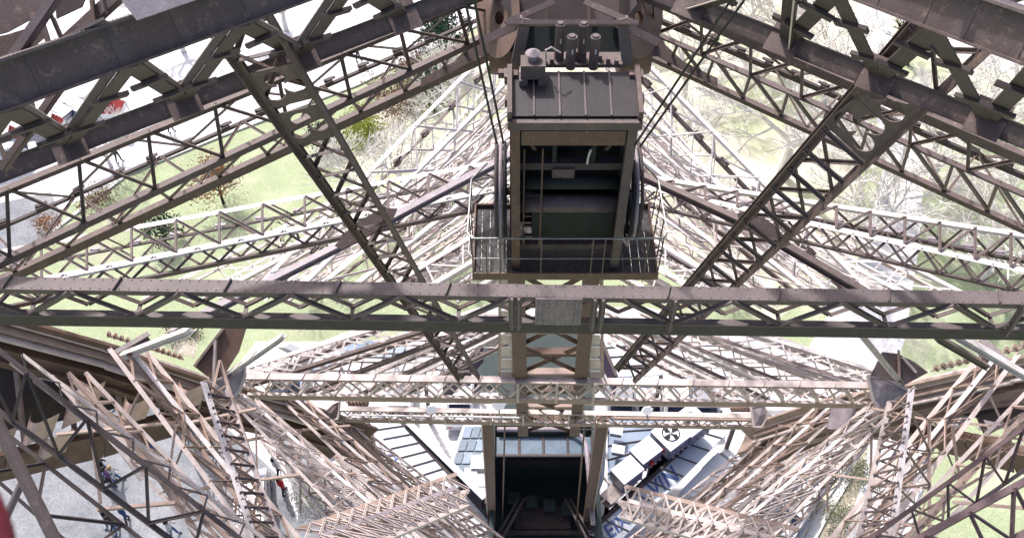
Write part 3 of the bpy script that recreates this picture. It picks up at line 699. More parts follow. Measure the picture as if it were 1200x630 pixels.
# ================================================================== HORIZONTAL BEAMS
def hbeam(name, label, a0, a1, D, hgt, fw, nb, mtop, mface, mbr, sc=1.0, centre=None, posts=(), splices=True, rail_=False, group=None):  # top iron lighter, face iron darker: sun and shade put into colour
    p, q = P(*a0, D), P(*a1, D)
    root = thing(name, p, label, 'beam', group)
    d = (q-p).normalized(); Yv = ZZ.cross(d).normalized()   # away from camera
    if Yv.y < 0: Yv = -Yv
    t = .014*sc+.006
    # top chord
    b = MB(); b.bar(p, q, fw, t, ZZ, off=(0, 0))
    b.rivets(p+ZZ*t/2, q+ZZ*t/2, int((q-p).length*7), ZZ, .017*sc, (-fw*.36, fw*.36)) if sc > .9 else None
    b.build('top_flange', mtop, root)
    b = MB(); b.bar(p, q, t, .09*sc, ZZ, off=(fw*.46, -.05*sc)); b.bar(p, q, t, .09*sc, ZZ, off=(-fw*.46, -.05*sc)); b.build('top_web', mface, root)
    # bottom chord: channel with top ledge
    dn = -ZZ*hgt
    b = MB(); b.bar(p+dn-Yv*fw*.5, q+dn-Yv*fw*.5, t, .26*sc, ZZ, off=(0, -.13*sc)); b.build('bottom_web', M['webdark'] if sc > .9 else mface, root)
    b = MB(); b.bar(p+dn-Yv*(fw*.5-.04), q+dn-Yv*(fw*.5-.04), .12*sc, t, ZZ, off=(0, .01)); b.build('bottom_flange', mtop, root)
    n = nb
    for face, sg in ((0, -1), (1, 1)):
        yo = Yv*(sg*fw*.45)
        for i in range(n):
            t0, t1 = i/n, (i+1)/n; tm = (t0+t1)/2
            cpx = proj(lerp(p, q, tm))[0]
            if centre and centre[0]-10 < cpx < centre[1]+10 and face == 0: continue
            tp0, tp1, tpm = lerp(p, q, t0)+yo-ZZ*.03, lerp(p, q, t1)+yo-ZZ*.03, lerp(p, q, tm)+yo-ZZ*.03
            bm = lerp(p, q, tm)+yo+dn; b0 = lerp(p, q, t0)+yo+dn; b1 = lerp(p, q, t1)+yo+dn
            segs = [(tp0, bm), (bm, tp1)] if face == 0 else [(b0, tpm), (tpm, b1), (tp0+Yv*.03, bm+Yv*.03), (bm+Yv*.03, tp1+Yv*.03)]
            for a, c in segs:
                b = MB(); bw = (.115 if face == 0 else .085)*sc; b.bar(a, c, bw, .012*sc, Yv); b.bar(a, c, .012*sc, .06*sc, Yv, off=(bw*.4, -.03*sc)); b.build('brace', mtop if face == 0 and a.z < c.z else mbr, root)
            if face == 0:
                # little cross batten between faces + gusset
                b = MB(); b.bar(bm-d*.12*sc, bm+d*.12*sc, .1*sc, .012*sc, Yv, off=(0, -.012)); b.build('gusset_plate', mface, root)
                b = MB(); b.bar(bm+ZZ*.02, bm+Yv*fw*.9+ZZ*.02, .06*sc, .02*sc, ZZ); b.build('batten', mtop, root)
                if splices:
                    b = MB(); s0 = lerp(p, q, t0+.04)+ZZ*(t+.004); b.bar(s0-Yv*fw*.5, s0+Yv*fw*.52+d*.06, .02*sc, .07*sc, ZZ); b.build('splice_plate', mtop, root)
    for x in posts:
        tt = min((i/800 for i in range(801)), key=lambda t_: abs(proj(lerp(p, q, t_))[0]-x)); c = lerp(p, q, tt)-Yv*(fw*.5+.02)
        b = MB(); b.bar(c+ZZ*.03, c+dn-ZZ*.1, .03*sc+.01, .12*sc, Yv); b.bar(c+ZZ*.03, c+dn-ZZ*.1, .10*sc, .012, Yv); b.build('post', mtop, root)
    if centre:
        xs = [min((i/800 for i in range(801)), key=lambda t_: abs(proj(lerp(p, q, t_))[0]-x)) for x in centre]
        a, c = lerp(p, q, xs[0])-Yv*(fw*.5+.03), lerp(p, q, xs[1])-Yv*(fw*.5+.03)
        b = MB(); m_ = (a+c)/2; w_ = (c-a).length
        b.bar(m_+ZZ*.02, m_+dn, w_, .02, -Yv)
        for i in range(8):
            for zz in (0, .07):
                b.rivet(lerp(a, c, (i+.5)/8)-ZZ*(.03+zz)-Yv*.012, -Yv, .015)
                b.rivet(lerp(a, c, (i+.5)/8)+dn+ZZ*(.05+zz)-Yv*.012, -Yv, .015)
        for i in range(7):
            for xo in (.05, .11): 
                for e, sg in ((a, 1), (c, -1)): b.rivet(e+d*sg*xo-ZZ*(hgt*(i+.7)/8)-Yv*.012, -Yv, .015)
        b.build('rivet_plate', mat('pitted_plate', (.30, .24, .25), .55, rust=(.48, .42, .43), rust_amt=.06, scale=9, fine=70, bump=.4), root)
    return root
hbeam('lattice_beam', 'big brown lattice beam spanning the full width in front of the lift', (-45, 331), (1245, 350), 14.0, .62, .24, 10, M['mid'], M['midface'], M['midface'], 1.0, centre=(627, 683), posts=(600, 608, 697, 706, 791, 1196))
hbeam('lattice_beam', 'pale upper of two thin lattice beams across the lower middle', (283, 440), (1030, 451), 25.0, .80, .20, 18, M['pale'], M['warm'], M['pale'], .75, posts=(607, 653, 697), splices=True)
hbeam('lattice_beam', 'slender lower lattice beam just above the pit opening', (392, 478), (885, 487), 28.5, .52, .16, 20, M['pale'], M['warm'], M['warm'], .6, posts=(455, 521, 575, 613, 640, 667, 697, 720, 845), splices=False)
# service pipe and lamps with cages along the slender beam
b = MB(); b.tube([P(392, 468, 29.5), P(880, 476, 29.5)], .05, 8); tag(b.build('service_pipe', M['pale']), 'thin service pipe running between the two lower lattice beams', 'pipe')
b = MB(); b.tube([P(410, 486, 28.0), P(610, 489, 28.0)], .03, 8); tag(b.build('service_pipe', M['white']), 'white conduit along the left half of the slender beam', 'pipe')
b = MB(); b.tube([P(720, 490, 28.0), P(880, 492, 28.0)], .05, 8); tag(b.build('service_pipe', M['warm']), 'brown conduit along the right half of the slender beam', 'pipe')
for x, y, s_, lb in ((585, 474, 1, 'round white floodlight left of the pit on the slender beam'), (505, 480, .8, 'small white floodlight on the left part of the slender beam'), (759, 481, .75, 'small white floodlight on the right part of the slender beam')):
    c = P(x, y, 27.4); root = thing('floodlight', c, lb, 'lamp', 'floodlights on the slender beam')
    b = MB(); b.poly([P(x-9*s_, y+1, 27.2), P(x-3*s_, y+7*s_, 27.2), P(x+5*s_, y+5*s_, 27.2), P(x+9*s_, y-3*s_, 27.2), P(x+4*s_, y-6*s_, 27.2), P(x-5*s_, y-5*s_, 27.2)], .16, FW); b.build('lamp_head', M['unit'], root)
    b = MB(); b.bar(c+FW*.2, P(x, y+12, 28.2), .04, .04, ZZ); b.build('bracket', M['warm'], root)
def coil_row(label, a, c, n, r, m, grp):
    root = thing('lamp_row', a, label, 'light fitting', grp)
    for i in range(n):
        p = lerp(a, c, (i+.5)/n); b = MB(); d = (c-a).normalized()
        b.ring(p+ZZ*r, (d+V(0, 0, .2)), r, r*.28, 14, 6); b.cyl(p-d*r*.9+ZZ*r, p+d*r*.7+ZZ*r*1.3, r*.4, r*.6, 8); b.build('lamp_fitting', m, root)
    b = MB(); b.bar(a, c, r*1.4, .02, ZZ); b.build('mounting_strip', m, root)
coil_row('row of small caged lamps on the left end of the slender beam', P(408, 473, 29), P(432, 474, 29), 6, .1, M['warm'], 'rows of caged lamps')
coil_row('row of small caged lamps on the right end of the slender beam', P(856, 480, 29), P(880, 480, 29), 6, .1, M['warm'], 'rows of caged lamps')
coil_row('row of ring-shaped lamps along the right arch girder', P(1092, 434, 24.2), P(1215, 403, 21), 13, .075, M['warm'], 'rows of caged lamps')
coil_row('row of ring-shaped lamps along the left arch girder', P(125, 392, 24), P(215, 420, 26), 13, .07, M['warm'], 'rows of caged lamps')

# ================================================================== LIFT TRACK
def trk(x, y):           # point on the sloping track plane
    r = ray(x, y); # plane through (.,11.5,-13) and (.,21.5,-45)
    n = V(0, 32, 10).normalized(); p0 = CAM+V(0, 11.5, -13); t = (p0-CAM).dot(n)/r.dot(n); return CAM+r*t
root = thing('lift_track', trk(645, 330), 'brown cross-braced lift track sloping down to the pit', 'lift track')
Lk = (trk(605, 318), trk(613, 505)); Rk = (trk(692, 318), trk(673, 505))
for ch in (Lk, Rk):
    b = MB(); b.bar(ch[0], ch[1], .26, .3, V(0, -1, .2)); b.bar(ch[0], ch[1], .34, .03, V(0, -1, .2), off=(0, .16)); b.build('rail_column', M['track'], root)
for p, q, k in lattice(Lk, Rk, 6, 'X', FW):
    b = MB(); o = FW*(-.2 if k == 'brace' else -.1); b.bar(p+o, q+o, .11, .05, -FW); b.build('brace', M['track'], root)
for i in range(1, 8):
    p, q = lerp(*Lk, i/8), lerp(*Rk, i/8); b = MB(); b.bar(p, q, .2, .12, ZZ); b.build('cross_tie', M['track'] if i % 2 else M['warm'], root)
for s_, xs in ((-1, (594, 593)), (1, (697, 698))):
    for i in range(9):
        y0, y1 = 322+i*14, 322+i*14+11
        b = MB(); b.poly([trk(xs[0]-7, y0)-FW*.05, trk(xs[0]+6, y0)-FW*.05, trk(xs[0]+6, y1)-FW*.05, trk(xs[0]-7, y1)-FW*.05], .05, FW); b.build('side_panel', M['pale'], root)
    b = MB(); b.bar(trk(xs[0]-8, 322), trk(xs[1]-8, 448), .06, .08, -FW); b.bar(trk(xs[0]+8, 322), trk(xs[1]+8, 448), .06, .08, -FW); b.build('side_rail', M['warm'], root)
for s_, x0, x1, m_, w in ((-1, 572, 577, 'brown', 'left'), (1, 706, 687, 'brown', 'right')):
    p, q = P(x0, 486, 30.5), G(x1, 615, 1.0)
    b = MB(); b.bar(p, q, .36, .3, V(0, -1, .3)); 
    root = thing('guide_post', q, f'tall brown guide post on the {w} side of the pit', 'post', 'guide posts of the pit')
    b.build('shaft', M['track'], root)
    b = MB(); b.bar(p, q, .05, .36, V(0, -1, .3), off=(s_*-.2, .02)); b.build('edge_angle', M['warm'], root)
    b = MB(); b.bar(p+XX*(-s_*.55), q+XX*(-s_*.5), .06, .08, V(0, -1, .3)); b.build('side_rod', M['track'], root)

# ================================================================== FAN OF PALE TRUSSES (left table, mirrored with the leg's symmetry)
MX = 1322
def mir(l): return (MX-l[0], l[1]+6, l[2], MX-l[3], l[4]+6, l[5])
def truss2(label, A, B_, dv, n, csz, bsz, m, mb_, pats=('Z', 'X', 'Z', 'Z'), clips=None, split=False, grp=GG):
    a, b2 = L(*A), L(*B_)
    if dv is None: return girder(label, 'girder', [a, b2], [(0, 1, pats[0], n, 0)], csz, bsz, m, mb_, grp, split=split)
    a2, b3 = off(a, dv), off(b2, dv)
    return girder(label, 'girder', [a, b2, a2, b3], [f for f in ((0, 1, pats[0], n, 0), (2, 3, pats[1], n, 0), (0, 2, pats[2], n, 0), (1, 3, pats[3], n, 1)) if f[2]], csz, bsz, m, mb_, grp, split=split, clips=clips)
W, Pl, Wm = M['white'], M['pale'], M['warm']
upf = [
 ('broad white girder rising from the middle of the left beam to the lift head', (286, 352, 27, 585, 46, 31), (336, 352, 27, 600, 88, 31), V(.5, .5, -.5), 11),
 ('white girder nearest the left brace plate', (352, 352, 27, 604, 152, 31), (392, 352, 27, 604, 186, 31), V(.4, .5, -.4), 10),
 ('white girder fanning low toward the left platform corner', (428, 352, 27, 604, 246, 30), (474, 352, 27, 604, 276, 30), V(.3, .5, -.4), 8),
 ('lowest short white girder below the left platform corner', (500, 352, 28, 604, 290, 30), (534, 352, 28, 604, 308, 30), V(.3, .4, -.4), 6),
 ('faint white girder crossing the left lawn behind the long clamps', (168, 350, 29, 440, 210, 31), (236, 352, 29, 446, 240, 31), V(.4, .5, -.5), 9),
 ('far white girder behind the top left of the lift head', (440, 300, 34, 610, 92, 37), (452, 306, 34, 616, 104, 37), V(.4, .5, -.5), 14),
 ('steep thin white girder left of the lift wheels', (470, 352, 34, 606, 196, 36), (480, 352, 34, 612, 206, 36), V(.4, .5, -.5), 12),
 ('flat thin white girder behind the left railing corner', (440, 330, 33, 606, 262, 35), (446, 340, 33, 610, 270, 35), V(.4, .5, -.5), 12),
 ('fine white girder low over the left lawn toward the lift', (220, 352, 34, 560, 168, 37), (236, 352, 34, 566, 178, 37), V(.4, .5, -.5), 18),
 ('fine white girder above the thin ones left of the platform', (330, 330, 36, 600, 140, 39), (340, 338, 36, 604, 150, 39), V(.4, .5, -.5), 18),
 ('fine white girder beside the left end of the platform toe board', (452, 352, 36, 600, 236, 39), (462, 352, 36, 604, 244, 39), V(.4, .5, -.5), 14),
 ('steep fine white girder close to the left cables', (400, 300, 37, 598, 70, 40), (410, 304, 37, 602, 80, 40), V(.4, .5, -.5), 18),
 ('thin white girder between the two broad left ones', (310, 352, 33, 600, 112, 36), (330, 352, 33, 600, 128, 36), V(.4, .5, -.5), 14),
 ('thin white girder skimming the left side of the railing', (392, 352, 32, 600, 212, 35), (410, 352, 32, 600, 226, 35), V(.4, .5, -.5), 12),
]
for i, (lb, A, B_, dv, n) in enumerate(upf):
    for s_ in (0, 1):
        A2, B2 = (A, B_) if not s_ else (mir(A), mir(B_))
        dv2 = dv if not s_ else V(-dv.x, dv.y, dv.z)
        l2 = lb if not s_ else lb.replace('left', 'right')
        l2 = l2 if 'left' in lb or 'right' in lb else l2
        th = .14 if i < 5 else .09
        truss2(l2, A2, B2, dv2, n, [(th, .10), (th, .10), (.09, .12), (th*.8, .09)], (.05, .02), [W, W, M['midface'] if i in (0, 1, 2) else Pl, Pl], Pl if i % 2 else W,
               clips=(2, 9, .22, M['midface']) if i in (0, 2) else None, split=(i < 2))
# bright near-horizontal girders through the braces
for s_, w in ((-1, 'left'), (1, 'right')):
    if s_ < 0:
        t, m2, lo_, cl = L(-60, 306, 22, 596, 187, 24), L(-60, 349, 21.5, 596, 218, 23.5), L(-60, 372, 21.5, 596, 236, 23.5), L(-60, 328, 24, 590, 204, 26)
    else:
        t, m2, lo_, cl = L(1270, 286, 22, 752, 206, 24), L(1270, 332, 21.5, 752, 218, 23.5), L(1270, 358, 21.5, 752, 238, 23.5), L(1270, 318, 24, 752, 216, 26)
    girder(f'bright white clamped girder crossing the {w} lawn nearly level', 'girder', [t, m2, cl, lo_], [(0, 1, 'N', 13, 0), (1, 3, 'Z', 26, 0), (0, 2, 'Z', 20, 0), (2, 3, 'X', 14, 0)],
           [(.14, .07), (.17, .07), (.08, .1), (.06, .12)], (.06, .016), [W, W, M['dark2'], M['midface']], M['midface'], GG, clips=(2, 14, .2, M['lilac']))

lowf = [
 ('uppermost pale girder rising between beam and thin beam at left', (270, 436, 28, 480, 372, 31), (285, 452, 28, 500, 385, 31), 8),
 ('second pale girder rising above the thin beam at left', (330, 450, 29, 560, 362, 33), (350, 462, 29, 580, 372, 33), 9),
 ('third pale girder above the thin beam on the left, near its middle', (398, 455, 31, 600, 362, 34), (420, 462, 31, 606, 376, 34), 8),
 ('fourth pale girder above the thin beam at left, nearest the zinc roof', (440, 462, 33, 600, 384, 35), (462, 466, 33, 600, 398, 35), 7),
]
lowf += [('fine white girder low above the left end of the thin beam', (262, 446, 34, 420, 385, 36), (275, 452, 34, 440, 386, 36), 10),
 ('fine white girder above the thin beam crossing the left awning', (300, 452, 35, 520, 375, 38), (310, 456, 35, 530, 380, 38), 14),
 ('fine white girder above the thin beam right of the left awning', (365, 458, 35, 585, 370, 38), (375, 460, 35, 592, 376, 38), 14),
 ('fine white girder crossing the short left zinc roof', (420, 462, 36, 606, 374, 38), (430, 462, 36, 606, 382, 38), 12)]
for i, (lb, A, B_, n) in enumerate(lowf):
    for s_ in (0, 1):
        A2, B2 = (A, B_) if not s_ else (mir(A), mir(B_))
        truss2(lb if not s_ else lb.replace('left', 'right'), A2, B2, V(.3*(1-2*s_), .5, -.5), n, (.12, .12), (.06, .02), [W, M['midface'], Pl, W], Pl if i % 2 else W)
# bottom fans
bot = [
 # label, A, B, dv, n, mats, pat, split
 ('near dark girder across the lower left corner over the paving', (-40, 380, 12, 306, 650, 12.5), (-40, 452, 12.2, 226, 650, 12.6), None, 10, 'dark', 'N'),
 ('lower dark girder in the left corner beneath the near one', (-40, 530, 13, 96, 650, 13.2), (-40, 470, 13.4, 190, 650, 13.6), None, 8, 'dark', 'Z'),
 ('pale pink girder from arch top to bottom, left of the ladder', (128, 408, 20, 306, 646, 19), (152, 408, 20.4, 345, 646, 19.4), V(.2, .2, -.4), 11, 'pale', 'Z'),
 ('pale girder fanning right from the left gusset', (250, 447, 24.4, 440, 646, 23), (284, 462, 24.6, 500, 646, 23), V(.2, .2, -.5), 13, 'pale', 'X'),
 ('pale girder from under the thin beam toward bottom, second right of left gusset', (322, 460, 27, 515, 646, 26), (345, 466, 27, 548, 646, 26), V(.2, .3, -.5), 12, 'pale', 'N'),
 ('pale girder starting at the small bracket left of the pit', (372, 480, 29, 545, 640, 30), (400, 496, 29, 566, 646, 30), V(.2, .3, -.5), 12, 'warm', 'X'),
 ('thin far girder in the lower left fan beside the ladder', (300, 470, 33, 470, 646, 33), (316, 470, 33, 492, 646, 33), V(.3, .3, -.5), 14, 'pale', 'Z'),
 ('thin far girder in the lower left fan nearest the zinc roof', (395, 500, 36, 575, 646, 36), (408, 498, 36, 590, 640, 36), V(.3, .3, -.5), 14, 'warm', 'X'),
 ('slim pale girder threading the lower left fan between ladder and first wide girder', (268, 470, 30, 420, 646, 29), (284, 474, 30, 446, 646, 29), V(.3, .3, -.5), 14, 'pale', 'X'),
 ('slim pale girder low in the lower left fan above the cross girder', (352, 500, 34, 520, 646, 33), (362, 492, 34, 540, 640, 33), V(.3, .3, -.5), 16, 'pale', 'Z'),
 ('slim brown girder in the lower left fan crossing the others more steeply', (205, 478, 27, 300, 646, 26), (222, 474, 27, 322, 646, 26), V(.3, .3, -.5), 10, 'warm', 'Z'),
 ('fine white girder fanning just right of the left gusset', (262, 455, 31, 400, 646, 30), (272, 455, 31, 414, 646, 30), V(.2, .3, -.5), 16, 'white', 'Z'),
 ('fine white girder in the left fan beneath the thin beam', (298, 462, 33, 452, 646, 32), (306, 462, 33, 464, 646, 32), V(.2, .3, -.5), 18, 'white', 'X'),
 ('fine white girder in the left fan, middle of the dense part', (336, 480, 35, 500, 646, 34), (344, 480, 35, 512, 646, 34), V(.2, .3, -.5), 18, 'white', 'Z'),
 ('fine white girder in the left fan beside the small gusset', (382, 500, 37, 536, 646, 36), (390, 500, 37, 548, 646, 36), V(.2, .3, -.5), 18, 'white', 'X'),
 ('fine pale girder between pink girder and left ladder', (180, 450, 26, 280, 646, 25), (190, 448, 26, 296, 646, 25), V(.2, .3, -.4), 12, 'white', 'Z'),
 ('grey brown girder in the lower left behind the dark one', (60, 440, 17, 250, 646, 17), (80, 436, 17, 282, 646, 17), V(.15, .2, -.3), 10, 'warm', 'Z'),
]
for i, (lb, A, B_, dv, n, mm, pat) in enumerate(bot):
    for s_ in (0, 1):
        if s_ and i in (0, 1): continue
        A2, B2 = (A, B_) if not s_ else (mir(A), mir(B_)); dv2 = dv if (not s_ or dv is None) else V(-dv.x, dv.y, dv.z)
        ms = {'dark': ([M['webdark'], M['dark2'], M['mid'], M['midface']], M['dark2']), 'pale': ([Pl, W, Wm, Pl], Pl if i % 2 else Wm), 'warm': ([Pl, Wm, Wm, Pl], Wm), 'white': ([W, W, Pl, Wm], Pl)}[mm]
        nf = i < 6 or i == 8
        th = {0: .065, 1: .05, 2: .095}.get(i, .08 if i < 5 else .07)
        truss2(lb if not s_ else lb.replace('left', 'right'), A2, B2, dv2, max(5, int(n*(.55 if i < 2 else .62))), (th, .07), (.042, .016), ms[0], ms[1], pats=(pat, 'N', 'N', 'N') if i > 1 else (pat, 'V', None, 'R'), split=nf)
# right corner dark red girders
redb = mat('reddish_brown_iron', (.20, .13, .135), .6, rust=(.27, .19, .18), rust_amt=.03)
truss2('dusky red brown girder cutting the lower right corner', (1240, 542, 12.5, 1030, 655, 12.5), (1240, 604, 12.5, 1130, 660, 12.5), None, 4, (.09, .07), (.045, .018), [redb]*4, redb, pats=('N', 'Z', 'N', 'N'), split=True)
truss2('purple brown girder above the corner one at lower right', (1245, 468, 14, 985, 655, 15), (1245, 520, 14.2, 1048, 655, 15), None, 6, (.06, .06), (.035, .016), [redb, M['mid'], M['mid'], redb], redb, pats=('N', 'Z', 'N', 'N'), split=True)
truss2('thin pale girder riding just above the near dark girder at lower left', (12, 425, 15, 300, 646, 15), (26, 415, 15, 330, 646, 15), None, 14, (.05, .05), (.03, .012), [M['mid'], Pl], M['mid'], pats=('Z', None, None, None), split=True)
# ladders
for s_, w, A, B_ in ((-1, 'left', (238, 446, 18.6, 303, 646, 17.6), (264, 452, 18.8, 332, 646, 17.8)), (1, 'right', (1068, 456, 18.6, 1043, 646, 17.6), (1043, 470, 18.8, 1003, 646, 17.8))):
    a, b2 = L(*A), L(*B_)
    third = off(a, V(-s_*-.0, .9, -.6)) if s_ < 0 else L(1089, 492, 19.4, 1089, 646, 18.3)
    girder(f'pale ladder-like girder with dark rungs below the {w} gusset', 'girder', [a, b2, third], [(0, 1, 'R', 12, 0), (0, 1, 'X', 10, 0), (0, 2, 'Z', 8, 0)], [(.12, .09), (.09, .08), (.07, .06)], (.042, .016), [W, Pl, Wm], M['warm'], 'ladder girders', split=True, rmat=M['midface'])
# curved lower diagonals (single bars) in the left fan
def pole(label, p, q, r, m): 
    b = MB(); b.cyl(p, q, r, r, 12); return tag(b.build('iron_strut', M[m]), label, 'strut', 'single struts')
pole('thick grey brown tube slanting through the lower left corner', P(-12, 478, 9.5), P(78, 660, 9.5), .065, 'midface')
pole('short cross tube behind the thick one in the lower left', P(28, 560, 12), P(4, 612, 12), .05, 'mid')
pole('broad pale strut slanting below the arch at left', P(95, 455, 21), P(170, 560, 21), .13, 'pale')
pole('pale flat strut beside the pale pink girder at left', P(150, 500, 24), P(240, 640, 24), .10, 'warm')

# tie bars between neighbouring fan girders
for (x0_, y0_, x1_, y1_, d_) in ((66, 508, 206, 494, 20), (204, 498, 300, 478, 22), (206, 578, 262, 566, 20), (300, 562, 352, 555, 23), (330, 505, 410, 498, 27), (350, 560, 432, 552, 28), (262, 520, 305, 512, 24), (120, 595, 205, 588, 16)):
    for s_ in (0, 1):
        xa, xb = (x0_, x1_) if not s_ else (MX-x0_, MX-x1_); b = MB(); b.ell(P(xa, y0_, d_), P(xb, y1_, d_+.3), .06, .05, .014, ZZ)
        tag(b.build('tie_bar', M['warm']), 'thin brown tie bar linking neighbouring girders in the lower %s fan' % ('right' if s_ else 'left'), 'tie bar', 'tie bars of the %s fan' % ('right' if s_ else 'left'))
for (x0_, y0_, x1_, y1_, d_) in ((206, 498, 196, 570, 19), (300, 500, 302, 600, 24), (352, 505, 352, 600, 27), (236, 470, 200, 560, 25), (412, 500, 412, 590, 29), (166, 455, 136, 520, 21), (106, 500, 118, 590, 14)):
    for s_ in (0, 1):
        xa, xb = (x0_, x1_) if not s_ else (MX-x0_, MX-x1_); b = MB(); b.ell(P(xa, y0_, d_), P(xb, y1_, d_), .05, .045, .012, V(0, -1, 0))
        tag(b.build('hanger_bar', M['warm']), 'thin upright hanger bar among the lower %s fan girders' % ('right' if s_ else 'left'), 'hanger bar', 'hanger bars of the %s fan' % ('right' if s_ else 'left'))
# cross girders at the very bottom
for s_, w, A, B_ in ((-1, 'left', (340, 640, 19, 534, 571, 21), (395, 655, 19, 548, 590, 21)), (1, 'right', (736, 586, 21, 945, 640, 19), (728, 604, 21, 900, 652, 19))):
    truss2(f'warm brown cross girder with close slats at the bottom {w} of the pit', A, B_, V(0, .5, -.3), 12, (.10, .08), (.055, .02), [M['lilac'] if s_ < 0 else Pl, Pl, Wm, Pl], Pl, pats=('N', 'N', 'R', 'X'), split=True)

# ================================================================== ARCH GIRDERS AND ORNAMENT
def arch(side, w):
    q = (lambda x: x) if side < 0 else (lambda x: 1312-x)
    yo = 0 if side < 0 else -2
    pts = [P(q(-70), (352 if side < 0 else 392)+yo, 20), P(q(120), (405 if side < 0 else 425)+yo, 23), P(q(252), (449 if side < 0 else 455)+yo, 25.2), P(q(330), 468, 27), P(q(425), 500, 30)]
    root = thing('arch_girder', pts[0], f'massive brown stepped plate arch girder at lower {w}', 'girder', 'arch girders')
    for k, (zo, wd, hh, m_) in enumerate(((0, .55, .05, 'pale'), (-.16, .85, .06, 'warm'), (-.34, 1.05, .06, 'pale'), (-.75, .8, .05, 'brown'), (-1.25, .7, .06, 'brown'))):
        b = MB()
        for p, r_ in zip(pts, pts[1:]): 
            b.bar(p+ZZ*zo+V(0, -.08*k, 0), r_+ZZ*zo+V(0, -.08*k, 0), wd*.55, hh, ZZ)
            if k in (0, 2): b.rivets(p+ZZ*(zo+hh/2)+V(0, -.08*k, 0), r_+ZZ*(zo+hh/2)+V(0, -.08*k, 0), 40, ZZ, .02, (-wd*.2, wd*.2))
        b.build('flange', M[m_ if side < 0 or m_ != 'brown' else 'warm'], root)
    b = MB()
    for p, r_ in zip(pts, pts[1:]): 
        b.bar(p-ZZ*.63+V(0, -.1, 0), r_-ZZ*.63+V(0, -.1, 0), .1, 1.2, ZZ)
        b.rivets(p-ZZ*.5+V(0, -.16, 0), r_-ZZ*.5+V(0, -.16, 0), 60, V(0, -1, 0), .02, (0,))
    b.build('web', M['brown' if side < 0 else 'warm'], root)
    b = MB()
    for p, r_ in zip(pts, pts[1:]): b.bar(p-ZZ*1.5+V(0, .1, 0), r_-ZZ*1.5+V(0, .1, 0), .9, .5, ZZ)
    b.build('lower_box', M['brown' if side < 0 else 'warm'], root)
    # soffit rib: swept curved band
    if side < 0: rp = [(-70, 560, 21), (0, 543, 22), (60, 530, 23), (118, 517, 24), (170, 502, 25), (218, 489, 26), (262, 480, 27), (300, 480, 28), (345, 490, 29), (395, 525, 30)]
    else: rp = [(1290, 556, 21), (1240, 545, 22), (1190, 534, 23), (1140, 521, 24), (1100, 511, 25), (1070, 505, 26), (1040, 500, 27), (1000, 495, 28), (960, 502, 29), (900, 530, 30)]
    rr = [P(*a) for a in rp]
    b = MB()
    for p, r_ in zip(rr, rr[1:]): b.bar(p, r_, .5, .36, V(0, -1, .6)); b.bar(p, r_, .7, .04, V(0, -1, .6), off=(0, .2))
    b.build('soffit_rib', M['brown'], root)
    # hangers between web and soffit
    for i in range(9):
        p = lerp(rr[i], rr[i+1], .5)
        j = min(range(4), key=lambda k: abs((pts[k]+pts[k+1]).x/2-p.x)); t = max(0, min(1, (p.x-pts[j].x)/(pts[j+1].x-pts[j].x))); tp = lerp(pts[j], pts[j+1], t)-ZZ*1.6
        b = MB(); b.bar(p, tp, .1, .1, V(0, -1, 0)); b.build('hanger', M['warm'] if i % 2 else M['dark'], root)
    # curved tan infill panels
    base = [(-5, 515), (45, 500), (62, 518), (92, 478), (100, 462), (158, 478), (222, 462)] if side < 0 else [(1300, 505), (1235, 495), (1180, 480), (1110, 470), (1000, 478)]
    tanm = M['petal'] if side < 0 else M['lilac']
    for k, (x, y) in enumerate(base):
        b = MB(); seg = 8; vs = []
        wpx, hpx = 34, 40
        for i in range(seg+1):
            t = i/seg; bulge = math.sin(t*math.pi)*.5
            vs += [P(x-wpx*.5+wpx*t, y-hpx*.35+8*math.sin(t*3.1), (21.3+k*.35 if side < 0 else 26.5))+FW*(.3-bulge), P(x-wpx*.8+wpx*t, y+hpx*.5+6*math.cos(t*3), (21.3+k*.35 if side < 0 else 26.5))+FW*(.3-bulge)]
        fs = [(2*i, 2*i+1, 2*i+3, 2*i+2) for i in range(seg)]
        n0 = len(vs); b.add(vs+[v+FW*.04 for v in vs], fs+[tuple(n0+i for i in f)[::-1] for f in fs]); b.build('infill_panel', tanm, root, True)
    # dark backing behind ornament
    for k in range(4):
        p, r_ = pts[k], pts[k+1]; j0, j1 = rr[min(k*2, 8)], rr[min(k*2+2, 9)]
        b = MB(); b.poly([p-ZZ*1.6+V(0, .5, 0), r_-ZZ*1.6+V(0, .5, 0), j1+V(0, .9, 0), j0+V(0, .9, 0)], .03); 
        if k in (0, 1, 2): b.build('backing_plate', M['dark2'], root)
arch(-1, 'left'); arch(1, 'right')
def scroll(label, x, y, D, s, m, rot):
    c = P(x, y, D); ax = (XX*math.cos(rot)+UP*math.sin(rot)); ay = (UP*math.cos(rot)-XX*math.sin(rot))
    root = thing('scroll_ornament', c, label, 'ornament', 'scroll ornaments under the arches')
    b = MB()
    for k, rr_ in enumerate((.5, .34, .2)):
        pts = [c+ax*(math.cos(t)*rr_*1.3*s)+ay*(math.sin(t)*rr_*.8*s) for t in [i*.35 for i in range(17)]]
        b.tube(pts, .035*s, 6)
    b.build('scroll', M[m], root)
    b = MB()
    for k in range(4):
        a = c+ax*(-.95+.1*k)*s+ay*(.15+.22*k)*s; b.bar(a, a+ax*(1.3*s)+ay*(.5*s), .12*s, .03, -FW)
    b.build('fluting', M['unit' if m == 'white' else m], root)
    b = MB(); b.poly([c+ax*1.1*s+ay*-.6*s+FW*.1, c+ax*1.2*s+ay*1.2*s+FW*.1, c-ax*1.1*s+ay*1.0*s+FW*.1, c-ax*1.0*s-ay*.5*s+FW*.1], .03, FW); b.build('backing', M['roofblue'], root)
scroll('pale scroll ornament with fluting at far lower left', 38, 488, 24.5, .42, 'white', .5)
